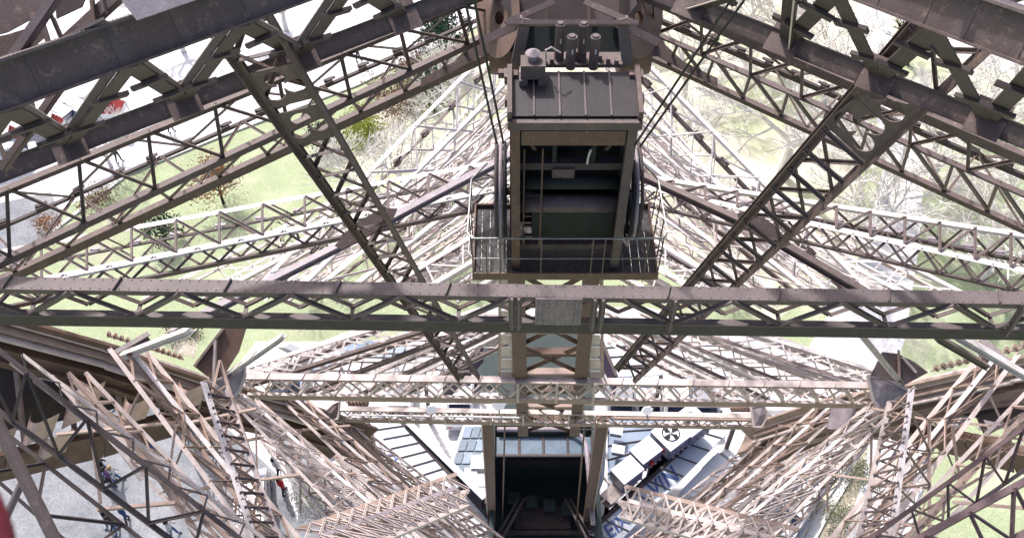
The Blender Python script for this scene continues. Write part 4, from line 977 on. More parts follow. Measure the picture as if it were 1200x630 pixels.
scroll('pale scroll ornament under the left arch, second from edge', 128, 475, 26, .38, 'white', .6)
scroll('pale scroll ornament glimpsed through the far right arch', 1182, 488, 24.5, .42, 'white', -.5)
scroll('pale scroll ornament beside the right ladder girder', 1118, 490, 26, .34, 'white', -.6)

# gusset shells
def gusset(label, outline, D, m, bend=.5):
    root = thing('gusset', P(*outline[0], D), label, 'gusset', 'curved gussets')
    b = MB(); pts = [P(x, y, D) for x, y in outline]; c = sum(pts, V(0, 0, 0))/len(pts)-ray(*outline[0])*bend*.35
    n = len(pts); fr = pts+[c]; bk = [p+FW*.05 for p in fr]
    fs = [(i, (i+1) % n, n) for i in range(n)]
    b.add(fr+bk, fs+[tuple(len(fr)+i for i in f)[::-1] for f in fs]+[(i, n+1+i, n+1+(i+1) % n, (i+1) % n) for i in range(n)]); b.build('shell', M[m], root)
    b = MB(); b.tube(pts+[pts[0]], .05, 6); b.build('rim', M['pale'], root)
gusset('large curved lilac gusset where the left arch meets the thin beam', [(244, 444), (262, 438), (288, 426), (287, 440), (281, 457), (272, 466), (258, 456)], 24.3, 'lilac')
gusset('large curved lilac gusset where the right arch meets the thin beam', [(1017, 440), (1036, 442), (1066, 458), (1050, 466), (1034, 480), (1024, 470)], 24.3, 'lilac')
gusset('small dark gusset at the left end of the slender beam', [(378, 486), (390, 474), (398, 470), (396, 490), (384, 494)], 28.3, 'midface', .3)
gusset('small purple gusset at the right end of the slender beam', [(880, 476), (894, 474), (900, 484), (893, 500), (884, 500)], 28.3, 'lilac', .3)
plates('wing_plate', 'brown wing plate standing between the big beam and the left gusset', [([(226, 428), (250, 398), (262, 384), (290, 380), (280, 412), (262, 440), (250, 446)], 24.0, 'brown')], [((250, 446), (252, 398), 23.9, .06, 'pale'), ((262, 384), (228, 428), 23.9, .06, 'warm')], 'plate', 'wing plates over the gussets')
plates('wing_plate', 'dark brown wing plate rising above the right gusset', [([(1020, 440), (1034, 412), (1052, 414), (1072, 424), (1088, 436), (1062, 450)], 24.0, 'midface')], [((1054, 448), (1053, 410), 23.9, .06, 'warm'), ((1058, 418), (1074, 436), 23.9, .05, 'pale')], 'plate', 'wing plates over the gussets')
plates('wing_plate', 'brown plate bracket under the big beam at the far right', [([(1153, 414), (1160, 410), (1190, 430), (1178, 440), (1152, 424)], 20.5, 'midface')], [((1150, 396), (1190, 432), 20.4, .14, 'pale')], 'plate', 'wing plates over the gussets')
plates('wing_plate', 'brown plate bracket under the big beam at left', [([(130, 414), (150, 400), (172, 392), (178, 402), (150, 418)], 21.5, 'midface')], [((132, 414), (174, 390), 21.4, .1, 'pale')], 'plate', 'wing plates over the gussets')
beam('pale strut from the big beam down to the left gusset', [P(222, 384, 17), P(140, 415, 21)], .2, .1, M['white'], group='gusset struts')
beam('pale strut rising right from the left gusset', [P(262, 440, 24.5), P(330, 392, 22)], .2, .1, M['white'], group='gusset struts')
beam('pale strut from the big beam to the right gusset', [P(1008, 386, 20), P(1060, 450, 24.5)], .22, .1, M['white'], group='gusset struts')
beam('pale strut sweeping over the far right arch', [P(1120, 388, 18), P(1215, 445, 20)], .22, .1, M['white'], group='gusset struts')
beam('dark strut under the beam at far right', [P(1100, 392, 17), P(1160, 428, 20)], .2, .1, M['midface'], group='gusset struts')

# ================================================================== PIT AND PAVILION ROOFS
ZR = 5.0
def roofpoly(x, y, z=ZR): return G(x, y, z)
root = thing('pit_building', G(635, 560, 0), 'dark lift pit building with glazed end and tall side walls', 'building')
# pit: floor and walls
x0, x1 = G(580, 515, ZR).x, G(694, 515, ZR).x
ya, yb = G(635, 503, ZR).y, G(635, 640, ZR).y
b = MB(); b.box(((x0+x1)/2, (ya+yb)/2, .06), x1-x0, ya-yb, .06); b.build('floor', M['pit'], root)
b = MB(); b.box(((x0+x1)/2, ya+.1, ZR/2), x1-x0, .2, ZR); b.build('end_wall', M['pit'], root)
for i in range(8):
    xx = x0+(x1-x0)*(i+.6)/8.4; b = MB(); b.box((xx, ya-.08, ZR*.36), .42, .06, .7); b.build('dark_window', M['dark2'], root)
for xx, nm in ((x0-.1, 'side_wall'), (x1+.1, 'side_wall')):
    b = MB(); b.box((xx, (ya+yb)/2-1, ZR/2), .2, ya-yb+2, ZR); b.build(nm, M['pit'], root)
b = MB(); b.box(((x0+x1)/2, ya+.5, ZR-.04), x1-x0+.6, .9, .08); b.build('roof_edge', M['pit'], root)
for i in range(4):
    w_ = (x1-x0)*.25; xx = x0+w_*(i+.5); b = MB(); b.box((xx, ya-.75, ZR-.3), w_*.9, 1.0, .06); b.build('glass_pane', M['glass'], root)
b = MB()
for i in range(5): b.box((x0+(x1-x0)*.25*i, ya-.75, ZR-.24), .09, 1.15, .1)
b.box(((x0+x1)/2, ya-1.3, ZR-.22), x1-x0, .12, .12); b.build('glazing_bars', M['dark2'], root)
b = MB(); zt = ZR+.1; b.tube([V(x0+.1, ya-.05, zt), V(x1-1.0, ya-.05, zt), V(x1-.45, ya-.5, zt), V(x1-.3, ya-1.1, zt), V(x1-.2, yb+1.0, zt)], .12, 8); b.build('rim_pipe', M['lilac'], root)
for i in range(4):
    b = MB(); b.box((x0+.9+i*.9, (ya+yb)/2+1.2-.2*i, 1.3), .6, .5, .4); b.build('machine_block', M['pit'], root)
b = MB(); b.box(((x0+x1)/2, ya-3.4, .8), (x1-x0)*.95, .2, .16); b.box(((x0+x1)/2, ya-2.6, .7), (x1-x0)*.6, 1.2, .2); b.build('pit_beam', M['dark2'], root)
for s_ in (-1, 1):
    for k in range(2):
        xc = G(638+s_*(50-k*8), 590, 2).x; b = MB(); b.bar(G(638+s_*(30-k*6), 585, 2.0), G(638+s_*(68-k*8), 650, 2.4), .12, .25, ZZ); b.build('floor_rail', M['webdark'], root)
for x, y in ((553, 516), (553, 540)): pass
b = MB(); b.poly([G(x, y, 3.5) for x, y in [(694, 497), (712, 497), (708, 560), (690, 610)]], .06, ZZ); b.build('side_deck', M['roofblue'], root)

def seamed_roof(label, quad, n, mroof, z, fascia=None, tilt=0):
    p = [G(x, y, z+(tilt if i in (1, 2) else 0)) for i, (x, y) in enumerate(quad)]   # 0-3 outer edge ; 1-2 inner edge
    root = thing('seamed_roof', p[0], label, 'roof', 'zinc roofs around the pit')
    b = MB(); b.poly(p, .08, ZZ); b.build('roof_sheet', mroof, root)
    b = MB()
    for i in range(1, n): b.bar(lerp(p[0], p[3], i/n)+ZZ*.11, lerp(p[1], p[2], i/n)+ZZ*.11, .05, .07, ZZ)
    b.build('standing_seams', M['dark2'], root)
    b = MB(); b.poly([p[1], p[2], p[2]-ZZ*1.6, p[1]-ZZ*1.6], .1); b.build('fascia', M['purple'], root)
    b = MB(); b.bar(p[1]+ZZ*.12, p[2]+ZZ*.12, .16, .12, ZZ); b.build('gutter', M['dark2'], root)
    for k in (0, 3):
        b = MB(); b.bar(V(p[k].x, p[k].y, 0), p[k], .18, .18, V(1, 0, 0)); b.build('support_post', M['midface'], root)
    return root
seamed_roof('long pale zinc roof running diagonally left of the pit', [(432, 494), (466, 490), (540, 570), (505, 584)], 8, M['roofwhite'], 4.2)
seamed_roof('lower grey zinc roof continuing toward the bottom left of the pit', [(500, 586), (532, 578), (585, 632), (550, 645)], 6, M['roofwhite'], 4.0)
seamed_roof('short pale zinc roof above the thin beam left of the track', [(498, 446), (520, 452), (566, 404), (545, 394)], 4, M['roofwhite'], 4.2)
seamed_roof('short pale zinc roof above the thin beam right of the track', [(748, 394), (704, 398), (722, 442), (775, 440)], 4, M['roofwhite'], 4.2)
seamed_roof('light blue panel roof strip below the air units on the right', [(860, 500), (838, 494), (690, 625), (720, 640)], 9, M['roofwhite'], 3.0)
seamed_roof('blue grey seamed roof under the air units right of the pit', [(712, 492), (820, 492), (760, 545), (712, 590)], 6, M['roofblue'], 3.2)
# light wells and gaps as flat sheets, their shade put into the colour
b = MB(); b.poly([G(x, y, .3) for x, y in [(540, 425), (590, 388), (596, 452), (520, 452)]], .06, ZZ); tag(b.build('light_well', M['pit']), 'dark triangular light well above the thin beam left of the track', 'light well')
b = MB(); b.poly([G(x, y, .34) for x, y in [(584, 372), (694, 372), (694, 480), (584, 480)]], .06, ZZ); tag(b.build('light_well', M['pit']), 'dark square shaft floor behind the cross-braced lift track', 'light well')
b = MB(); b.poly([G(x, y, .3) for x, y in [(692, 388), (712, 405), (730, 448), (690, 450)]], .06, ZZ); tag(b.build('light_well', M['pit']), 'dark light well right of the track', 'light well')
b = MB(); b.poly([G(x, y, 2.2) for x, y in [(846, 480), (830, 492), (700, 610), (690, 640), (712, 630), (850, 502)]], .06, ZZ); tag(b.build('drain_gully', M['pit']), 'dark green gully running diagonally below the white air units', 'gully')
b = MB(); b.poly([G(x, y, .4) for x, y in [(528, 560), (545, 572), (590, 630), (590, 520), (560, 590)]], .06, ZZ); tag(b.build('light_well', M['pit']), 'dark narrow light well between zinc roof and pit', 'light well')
root = thing('wall_panel', G(470, 493, 4.4), 'purple wall edge with white coping beside the long zinc roof', 'wall')
b = MB(); b.bar(G(470, 492, 3.8), G(566, 588, 3.8), .2, 1.5, ZZ); b.build('wall', M['purple'], root)
b = MB(); b.bar(G(474, 490, 4.7), G(568, 583, 4.7), .3, .06, ZZ); b.build('coping', M['roofwhite'], root)
root = thing('glazed_terrace', G(550, 500, 2), 'blue grey glazed terrace panels just left of the pit', 'terrace')
for r_ in range(4):
    for c_ in range(3):
        x = 545+c_*10-r_*5; y = 500+r_*15
        b = MB(); b.poly([G(xx, yy, 2.4) for xx, yy in [(x, y), (x+9, y), (x+5, y+13), (x-4, y+13)]], .05, ZZ); b.build('panel', M['glass'] if (r_+c_) % 3 else M['roofblue'], root)
b = MB(); b.poly([G(xx, yy, 2.3) for xx, yy in [(543, 497), (576, 497), (566, 562), (520, 562)]], .05, ZZ); b.build('frame_sheet', M['roofwhite'], root)
random.seed(5)
crates = [(563, 545, .9, 'white crate stack nearest the left guide post'), (560, 566, .8, 'white box above the dark well beside the left guide post'), (552, 556, .6, 'small brown box among white crates'), (566, 580, .7, 'lowest white box beside the left guide post')]
for i, (x, y, s_, lb) in enumerate(crates):
    c = G(x, y, 2.6); rt = thing('equipment_box', c, lb, 'box', 'boxes beside the pit')
    b = MB(); b.box(c, s_, s_*.8, s_*.8); b.build('case', M['unit'] if i != 2 else M['brown'], rt)
    b = MB(); b.box(c+ZZ*(s_*.43), s_*1.06, s_*.86, .05); b.build('lid', M['roofwhite'], rt)

# air handling units
ang = math.atan2((G(830, 490, 4)-G(738, 560, 4)).y, (G(830, 490, 4)-G(738, 560, 4)).x)
def ac_unit(x, y, lx, ly, fan, lb):
    c = G(x, y, 4.6); root = thing('air_unit', c-ZZ*.9, lb, 'air unit', 'white rooftop air units')
    b = MB(); m = Matrix.Rotation(ang, 3, 'Z'); b.box(c-ZZ*.45, lx, ly, .9, ang); b.build('casing', M['unitside'], root)  # white unit: shaded sides coloured indigo, half-lit end grey
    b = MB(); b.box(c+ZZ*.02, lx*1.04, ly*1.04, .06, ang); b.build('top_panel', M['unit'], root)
    b = MB(); b.box(c-ZZ*.45+m@V(-lx*.505, 0, 0), .02, ly*.9, .8, ang); b.build('end_panel', M['cargrey'], root)
    if fan:
        b = MB(); b.ring(c+ZZ*.07, ZZ, .42, .03, 24, 6)
        for k in range(4):
            t = k*math.pi/2+.4; q = c+ZZ*.075
            vs = [q+V(math.cos(t+a)*r_, math.sin(t+a)*r_, 0) for a, r_ in ((0, .08), (.1, .4), (.55, .4), (.95, .3), (.6, .1))]
            b.poly(vs, .015, ZZ)
        fn_ = b.build('fan', M['black'], root)
        b = MB(); b.cyl(c+ZZ*.09, c+ZZ*.13, .07, .07, 12); b.build('hub', M['steel'], fn_)
    b = MB()
    for k in range(4): b.cyl(c-ZZ*.6+m@V(-lx*.5+lx*(k+.5)/4, -ly*.53, 0), c-ZZ*.6+m@V(-lx*.5+lx*(k+.5)/4, -ly*.53-.12, 0), .06, .06, 8)
    b.build('pipe_stub', M['lilac'], root)
ac_unit(735, 550, 1.25, .95, False, 'plain white boxy air unit, lowest in the row')
ac_unit(757, 527, 1.25, .95, False, 'plain white air unit, second from the bottom of the row')
ac_unit(786, 508, 1.35, 1.35, True, 'square white air unit with a black fan in full view')
ac_unit(810, 492, 1.35, 1.35, True, 'topmost air unit with a fan half under the slender beam')
for x, y, lb in ((778, 526, 'upper red ball valve between the air units'), (764, 542, 'lower red ball valve between the air units')):
    c = G(x, y, 4.2); b = MB()
    for k in range(6): 
        t0, t1 = -math.pi/2+math.pi*k/6, -math.pi/2+math.pi*(k+1)/6; b.cyl(c+ZZ*.13*math.sin(t0), c+ZZ*.13*math.sin(t1), max(.01, .13*math.cos(t0)), max(.01, .13*math.cos(t1)), 12, cap=False)
    b.cyl(c-ZZ*.3, c-ZZ*.1, .05, .05, 8)
    tag(b.build('valve', M['red'], None, True), lb, 'valve', 'red valves')
for x, y, lb in ((722, 506, 'upper small white roof vent right of the pit'), (724, 528, 'lower small white roof vent right of the pit')):
    c = G(x, y, 3.9); rt = thing('roof_vent', c, lb, 'vent', 'small roof vents')
    b = MB(); b.box(c, .55, .4, .3, -.2); b.build('case', M['cargrey'], rt)
    b = MB(); b.box(c+ZZ*.18, .62, .46, .05, -.2); b.build('cap', M['unit'], rt)
root = thing('stair_frame', G(715, 580, 3), 'small wooden-coloured stair and duct frame below the air units', 'stair')
for (a, c_, w_, h_) in (((706, 583), (732, 558), .35, .12), ((713, 588), (742, 564), .35, .12), ((708, 560), (730, 580), .1, .1), ((702, 590), (722, 575), .1, .1)):
    b = MB(); b.bar(G(*a, 3.6), G(*c_, 3.6), w_, h_, ZZ); b.build('duct', M['pale'], root)
b = MB(); b.poly([G(x, y, 3.3) for x, y in [(700, 584), (708, 577), (722, 590), (713, 596)]], .1, ZZ); b.build('landing', M['warm'], root)
b = MB()
for i in range(4): b.cyl(G(702+i*6, 583+i*4, 3.4), G(702+i*6, 583+i*4, 4.2), .03, .03, 6)
b.build('rail_posts', M['brown'], root)
# roof lettering (blue paint), laid flat on the panels
def text(s, x, y, size, rz, z, lb, sh=0):
    cu = bpy.data.curves.new('t', 'FONT'); cu.body = s; cu.size = size; cu.extrude = .004; cu.offset = .012; cu.shear = sh; cu.align_x = 'CENTER'; cu.align_y = 'CENTER'; cu.resolution_u = 3
    t = bpy.data.objects.new('t', cu); C.objects.link(t); bpy.context.view_layer.update()
    me = bpy.data.meshes.new_from_object(t.evaluated_get(bpy.context.evaluated_depsgraph_get())); bpy.data.objects.remove(t)
    o = bpy.data.objects.new('roof_lettering', me); C.objects.link(o); me.materials.clear(); me.materials.append(M['blueink'])
    o.location = G(x, y, z); o.rotation_euler.z = rz; tag(o, lb, 'lettering', 'blue roof lettering')
text('VIN', 776, 566, 1.1, ang, 3.13, 'blue painted letters on the panel roof below the air units', .3)
text('REIX', 717, 620, .95, ang, 3.13, 'blue scrawled letters near the bottom of the panel roof', .2)
text('CL', 459, 538, .7, -ang, .05, 'small dark letters on the ground left of the long zinc roof', 0)
# canopies with blue cloth, seen through the left fan
root = thing('awning', G(400, 425), 'curved slate blue awning behind the left pale girders', 'awning')
b = MB(); seg = 10
for i in range(seg):
    t0, t1 = i/seg, (i+1)/seg; f = lambda t, w: G(352+90*t, 446-46*math.sin(t*1.8)+w, 3+.5*math.sin(t*3))
    b.poly([f(t0, 0), f(t1, 0), f(t1, 16), f(t0, 16)], .05, ZZ)
b.build('canopy', M['roofblue'], root); b = MB(); b.cyl(G(400, 430), G(400, 424, 3), .08); b.build('pole', M['steel'], root)
root = thing('awning', G(470, 415), 'small slate awning right of the curved one', 'awning')
b = MB(); b.poly([G(x, y, 3) for x, y in [(444, 412), (474, 404), (480, 414), (448, 424)]], .06, ZZ); b.build('canopy', M['roofblue'], root); b = MB(); b.cyl(G(462, 420), G(462, 413, 3), .08); b.build('pole', M['steel'], root)

# ================================================================== VEHICLES
def car_proto(kind):
    root = thing('parked_car' if kind == 'car' else 'parked_van', V(0, 0, 0), 'x', kind)
    Lh, Wh = (2.1, .87) if kind == 'car' else (2.5, .98)
    prof = [(-Lh, .35), (-Lh, .75), (-Lh*.92, .88), (-Lh*.6, .95), (-Lh*.38, 1.38), (Lh*.25, 1.42), (Lh*.52, .98), (Lh*.93, .85), (Lh, .62), (Lh, .35)] if kind == 'car' else [(-Lh, .35), (-Lh, 1.9), (-Lh*.9, 2.05), (Lh*.45, 2.05), (Lh*.7, 1.25), (Lh*.95, 1.0), (Lh, .6), (Lh, .35)]
    b = MB(); n = len(prof); rows = []
    for yy, ins in ((-Wh, .0), (-Wh*.9, 1), (Wh*.9, 1), (Wh, 0)):
        rows.append([V(x, yy, z if ins else (z if z < 1 else .97+(z-.97)*.1)) for x, z in prof])
    vs = [v for r_ in rows for v in r_]; fs = []
    for k in range(3):
        for i in range(n): j = (i+1) % n; fs.append((k*n+i, k*n+j, (k+1)*n+j, (k+1)*n+i))
    fs += [tuple(range(n))[::-1], tuple(range(3*n, 4*n))]
    b.add(vs, fs); b.build('body', M['carwhite'], root)
    if kind == 'car':
        b = MB(); b.poly([V(Lh*.27, -Wh*.75, 1.425), V(Lh*.52, -Wh*.82, .99), V(Lh*.52, Wh*.82, .99), V(Lh*.27, Wh*.75, 1.425)], .02); b.build('windscreen', M['glasscar'], root)
        b = MB(); b.poly([V(-Lh*.385, -Wh*.75, 1.40), V(-Lh*.6, -Wh*.8, .965), V(-Lh*.6, Wh*.8, .965), V(-Lh*.385, Wh*.75, 1.40)], .02, V(-.8, 0, .6)); b.build('rear_window', M['glasscar'], root)
        for s_ in (-1, 1):
            b = MB(); b.poly([V(-Lh*.5, s_*Wh*.93, 1.0), V(Lh*.42, s_*Wh*.93, 1.0), V(Lh*.22, s_*Wh*.91, 1.36), V(-Lh*.36, s_*Wh*.91, 1.34)], .015, V(0, s_, 0)); b.build('side_window', M['glasscar'], root)
    else:
        b = MB(); b.poly([V(Lh*.47, -Wh*.8, 2.03), V(Lh*.7, -Wh*.86, 1.27), V(Lh*.7, Wh*.86, 1.27), V(Lh*.47, Wh*.8, 2.03)], .02); b.build('windscreen', M['glasscar'], root)
        for s_ in (-1, 1):
            b = MB(); b.poly([V(-Lh*.1, s_*Wh*.97, 1.2), V(Lh*.5, s_*Wh*.97, 1.2), V(Lh*.38, s_*Wh*.93, 1.8), V(-Lh*.1, s_*Wh*.93, 1.8)], .06, V(0, s_, 0)); b.build('side_window', M['glasscar'], root)
    for sx in (-1, 1):
        for s_ in (-1, 1):
            b = MB(); b.cyl(V(sx*Lh*.6, s_*Wh*.8, .33), V(sx*Lh*.6, s_*(Wh+.02), .33), .33, .33, 16); wh = b.build('wheel', M['black'], root)
            b = MB(); b.cyl(V(sx*Lh*.6, s_*(Wh+.02), .33), V(sx*Lh*.6, s_*(Wh+.03), .33), .2, .2, 14); b.build('rim', M['steel'], wh)
            b = MB(); b.box((sx*Lh*1.0, s_*Wh*.7, .68), .05, .3, .12); b.build('lamp', M['redfab'] if sx < 0 else M['unit'], root)
    return root
carp, vanp = car_proto('car'), car_proto('van')
vehicles = [
 ('car', 40, 168, 60, 'cargrey', 'grey car at the far left of the upper road'), ('car', 62, 150, 60, 'carwhite', 'white car with dark glass, first of the upper left row'),
 ('car', 80, 143, 60, 'cargrey', 'grey car, second of the upper left row'), ('car', 98, 136, 60, 'carwhite', 'white car next to the grey one in the upper left row'),
 ('car', 116, 129, 60, 'carblack', 'black car ending the upper left row'),
 ('van', 12, 190, 30, 'carwhite', 'white van at the left edge of the upper road'),
 ('van', 870, 590, 48, 'carwhite', 'long white van between the lower right girders'), ('van', 835, 573, 45, 'carwhite', 'white van with dark windows just right of the panel roof'),
 ('car', 930, 600, 50, 'carwhite', 'white car beside the gravel island at lower right'), ('van', 905, 560, 50, 'cargrey', 'grey van in the middle of the lower right fan'),
 ('car', 902, 528, 60, 'carblack', 'black car under the right fan'), ('car', 400, 560, 120, 'carwhite', 'white car with black windows in the lower left fan'),
 ('car', 420, 600, 120, 'carblack', 'dark car near the bottom of the left fan'), ('van', 300, 600, 100, 'cargrey', 'grey van beside the left ladder girder'),
 ('car', 725, 476, 90, 'cargrey', 'grey car under the thin beam, nearest the pit'), ('car', 757, 476, 90, 'carwhite', 'white car under the thin beam, second right of the pit'),
 ('car', 790, 476, 90, 'carwhite', 'white car under the thin beam, third right of the pit'), ('car', 822, 478, 90, 'cargrey', 'grey car under the thin beam, fourth right of the pit'),
 ('car', 470, 476, 90, 'carwhite', 'white car seen between the lower lattice beams at left'), ('car', 540, 474, 90, 'carwhite', 'pale car seen between the lower lattice beams'),
 ('van', 330, 448, 60, 'cargrey', 'grey van behind the left end of the thin beam'),
]
fst = {}
for kind, x, y, dg, cm, lb in vehicles:
    pr = carp if kind == 'car' else vanp
    o = pr if kind not in fst else copy_tree(pr); 
    if kind not in fst: fst[kind] = 1
    o.location = G(x, y, .03); o.rotation_euler.z = R(dg); o.scale = (.85,)*3; tag(o, lb, kind, kind+'s parked around the tower leg')
    for ch in o.children:
        if ch.name.split('.')[0] == 'body':
            ch.data = ch.data.copy(); ch.data.materials[0] = M[cm]
# red kiosks
for x, y, lb in ((142, 150, 'red pointed market tent with white skirt between upper left girders'), (78, 168, 'small red tent near the parked row at upper left'), (30, 182, 'red tent at the far left edge')):
    c = G(x, y); rt = thing('market_tent', c, lb, 'tent', 'red tents on the upper left road')
    b = MB(); w_ = .7 if x > 100 else .4; base = [c+V(a*w_, d_*w_, 1.9) for a, d_ in ((-1, -1), (1, -1), (1, 1), (-1, 1))]
    b.add(base+[c+V(0, 0, 2.8)], [(0, 1, 4), (1, 2, 4), (2, 3, 4), (3, 0, 4)]); b.build('canopy', M['redfab'], rt)
    b = MB()
    for i in range(4): b.poly([base[i], base[(i+1) % 4], base[(i+1) % 4]-ZZ*.4, base[i]-ZZ*.4], .01)
    b.build('skirt', M['unit'], rt)
    for p in base:
        b = MB(); b.cyl(V(p.x, p.y, 0), p, .03, .03, 6); b.build('pole', M['steel'], rt)

# ================================================================== PEOPLE
def person(x, y, rz, jacket, trous, hair, stride, lb, lean=0, arms=(0.1, -.1), grp='visitors walking on the paving'):
    loc = G(x, y, .02)
    me = bpy.data.meshes.new('p'); bm = bmesh.new()
    J = dict(pel=(0, 0, .95), ch=(lean*.4, 0, 1.22), sh=(lean, 0, 1.42), nk=(lean, 0, 1.52), hd=(lean+.02, 0, 1.62), top=(lean+.02, 0, 1.71))
    for s_, n in ((1, 'l'), (-1, 'r')):
        st = stride*s_
        J['hip'+n] = (0, .10*s_, .9); J['kn'+n] = (st*.5+.03, .10*s_, .5); J['an'+n] = (st, .10*s_, .08); J['to'+n] = (st+.17, .11*s_, .035)
        J['so'+n] = (lean, .18*s_, 1.41); a = arms[0 if s_ > 0 else 1]
        J['el'+n] = (lean+a*.5-.02, .25*s_, 1.13); J['wr'+n] = (lean+a+.08, .24*s_, .9); J['ha'+n] = (lean+a+.13, .23*s_, .8)
    order = list(J); vi = {k: bm.verts.new(J[k]) for k in order}
    ed = [('pel', 'ch'), ('ch', 'sh'), ('sh', 'nk'), ('nk', 'hd'), ('hd', 'top')]
    for n in 'lr': ed += [('pel', 'hip'+n), ('hip'+n, 'kn'+n), ('kn'+n, 'an'+n), ('an'+n, 'to'+n), ('sh', 'so'+n), ('so'+n, 'el'+n), ('el'+n, 'wr'+n), ('wr'+n, 'ha'+n)]
    for a, c_ in ed: bm.edges.new((vi[a], vi[c_]))
    bm.to_mesh(me); bm.free()
    rad = dict(pel=.15, ch=.15, sh=.14, nk=.06, hd=.10, top=.075)
    base = dict(hip=.095, kn=.065, an=.045, to=.04, so=.075, el=.055, wr=.04, ha=.04)
    o = bpy.data.objects.new('p', me); C.objects.link(o); md = o.modifiers.new('s', 'SKIN'); sb = o.modifiers.new('ss', 'SUBSURF'); sb.levels = 1
    for i, k in enumerate(order):
        r_ = rad.get(k, base.get(k[:-1])); sv = me.skin_vertices[0].data[i]; sv.radius = (r_, r_); sv.use_root = (k == 'pel')
    bpy.context.view_layer.update()
    m2 = bpy.data.meshes.new_from_object(o.evaluated_get(bpy.context.evaluated_depsgraph_get())); bpy.data.objects.remove(o)
    for mm in ('skin', jacket, trous, 'black'): m2.materials.append(M[mm])
    for p in m2.polygons:
        z = p.center.z; yy = abs(p.center.y); p.use_smooth = True
        p.material_index = 3 if z < .09 else 2 if (z < .93 and yy < .19) else 0 if (z > 1.5 or (z < .88)) else 1
    root = thing('person', loc, lb, 'person', grp); root.rotation_euler.z = rz; root.scale = (1.05,)*3
    bo = bpy.data.objects.new('body', m2); C.objects.link(bo); bo.parent = root
    hb = MB()
    for k in range(5):
        t0, t1 = k*math.pi/10, (k+1)*math.pi/10; hb.cyl(V(lean, 0, 1.63+.125*math.sin(t0)), V(lean, 0, 1.63+.125*math.sin(t1)), .122*math.cos(t0), max(.005, .122*math.cos(t1)), 14, cap=False)
    hb.box((lean-.09, 0, 1.58), .07, .17, .12)
    h = bpy.data.objects.new('hair', bpy.data.meshes.new('hair')); h.data.from_pydata([tuple(v) for v in hb.v], [], hb.f); h.data.materials.append(M[hair]); C.objects.link(h); h.parent = root
    h.data.polygons.foreach_set('use_smooth', [True]*len(h.data.polygons))
    return root
ppl = [(126, 556, .6, 'jackblack', 'denim', 'hairdark', .2, 'person in black jacket walking, top of the trio over the left paving', .05),
 (133, 567, .9, 'jackpurple', 'trousdark', 'hairdark', .15, 'person in purple top in the middle trio', 0),
 (139, 566, .4, 'jackwhite', 'denim', 'hairblond', .22, 'person in white jacket and jeans in the middle trio', .05),
 (183, 533, 1.2, 'jackblue', 'denim', 'hairdark', .2, 'person in dark blue jacket alone under the arch rib', 0),
 (130, 614, -2.4, 'jackblack', 'denim', 'hairblond', .2, 'fair-haired person in black at the bottom left group', 0),
 (139, 622, -2.2, 'jackblack', 'denim', 'hairdark', .15, 'dark-haired person in jeans at the bottom of the group', .1),
 (151, 611, -2.0, 'jackblue', 'trousdark', 'hairdark', .2, 'person in navy coat, right of the bottom left group', 0),
 (333, 578, 1.0, 'jackred', 'trousdark', 'hairdark', .18, 'person in bright red jacket beside the left ladder girder', 0),
 (327, 556, 1.0, 'jackwhite', 'trousdark', 'hairdark', .18, 'person in white coat just above the red jacket', 0),
 (205, 628, .3, 'jackwhite', 'denim', 'hairdark', .18, 'person in pale top near the bottom edge at left', 0),
 (140, 190, 0, 'jackblack', 'trousdark', 'hairdark', .15, 'tiny dark figure on the upper left road', 0),
 (201, 155, 0, 'jackblue', 'trousdark', 'hairdark', .15, 'tiny blue figure on the road behind the upper left girders', 0),
 (420, 72, 0, 'jackblue', 'trousdark', 'hairdark', .15, 'tiny blue figure at the top left of the shrubs', 0)]
for a in ppl: person(*a[:8], lean=a[8])
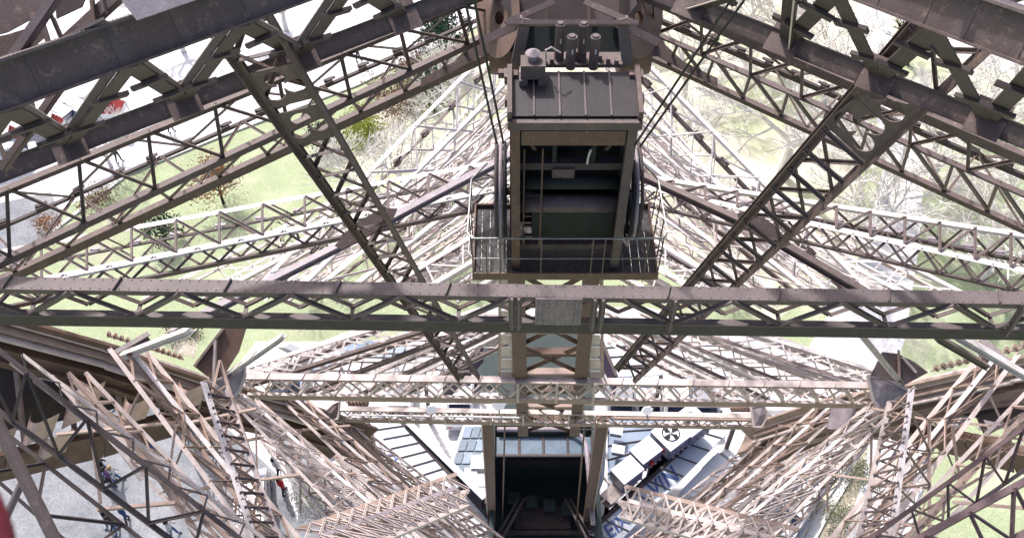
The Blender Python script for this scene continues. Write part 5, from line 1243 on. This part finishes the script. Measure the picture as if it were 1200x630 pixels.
c = G(124, 562, 1.0); rt = thing('shoulder_bag', c, 'black bag carried by the person in the black jacket', 'bag'); b = MB(); b.box(c, .35, .18, .28, .4); b.build('bag_body', M['black'], rt); b = MB(); b.tube([c+V(-.12, 0, .13), c+V(0, 0, .4), c+V(.12, 0, .13)], .015); b.build('strap', M['black'], rt)

# red padded rail corner very near the lens
b = MB(); b.tube([P(-34, 560, .62), P(-13, 588, .62), P(0, 622, .62), P(10, 680, .60)], .0085, 16)
tag(b.build('red_padded_edge', mat('dark_red_padding', (.15, .018, .03), .8), None, True), 'blurred red padded rail at the extreme lower left corner', 'rail')

# ================================================================== CAMERA, LIGHT, WORLD
cd = bpy.data.cameras.new('camera'); cam = bpy.data.objects.new('camera', cd); C.objects.link(cam); scene.camera = cam
cam.location = CAM; cam.rotation_euler = (math.pi/2-PITCH, 0, 0)
cd.sensor_width = 36; cd.lens = 36*F/1200; cd.clip_start = .05; cd.clip_end = 2000
cd.dof.use_dof = True; cd.dof.focus_distance = 26; cd.dof.aperture_fstop = cd.lens/1000/.0045
EL, AZ = R(52), R(-28)      # sun stands ahead of the viewer, a little to the left
sd = V(math.sin(AZ)*math.cos(EL), math.cos(AZ)*math.cos(EL), math.sin(EL))
sl = bpy.data.lights.new('sun', 'SUN'); sl.energy = 4.6; sl.angle = R(2.5); sl.color = (1, .965, .95); so = bpy.data.objects.new('sun', sl); C.objects.link(so)
so.rotation_euler = sd.to_track_quat('Z', 'Y').to_euler()
wd = bpy.data.worlds.new('World'); scene.world = wd; wd.use_nodes = True; nt = wd.node_tree
sk = nt.nodes.new('ShaderNodeTexSky'); sk.sky_type = 'NISHITA'; sk.sun_disc = False; sk.sun_elevation = EL; sk.sun_rotation = AZ; sk.dust_density = 4; sk.air_density = .6; sk.ozone_density = .5
nt.links.new(sk.outputs[0], nt.nodes['Background'].inputs[0]); nt.nodes['Background'].inputs[1].default_value = .26
scene.view_settings.view_transform = 'Standard'; scene.view_settings.look = 'None'; scene.view_settings.exposure = 0
for o in bpy.data.objects:
    if '_w' in o: del o['_w']
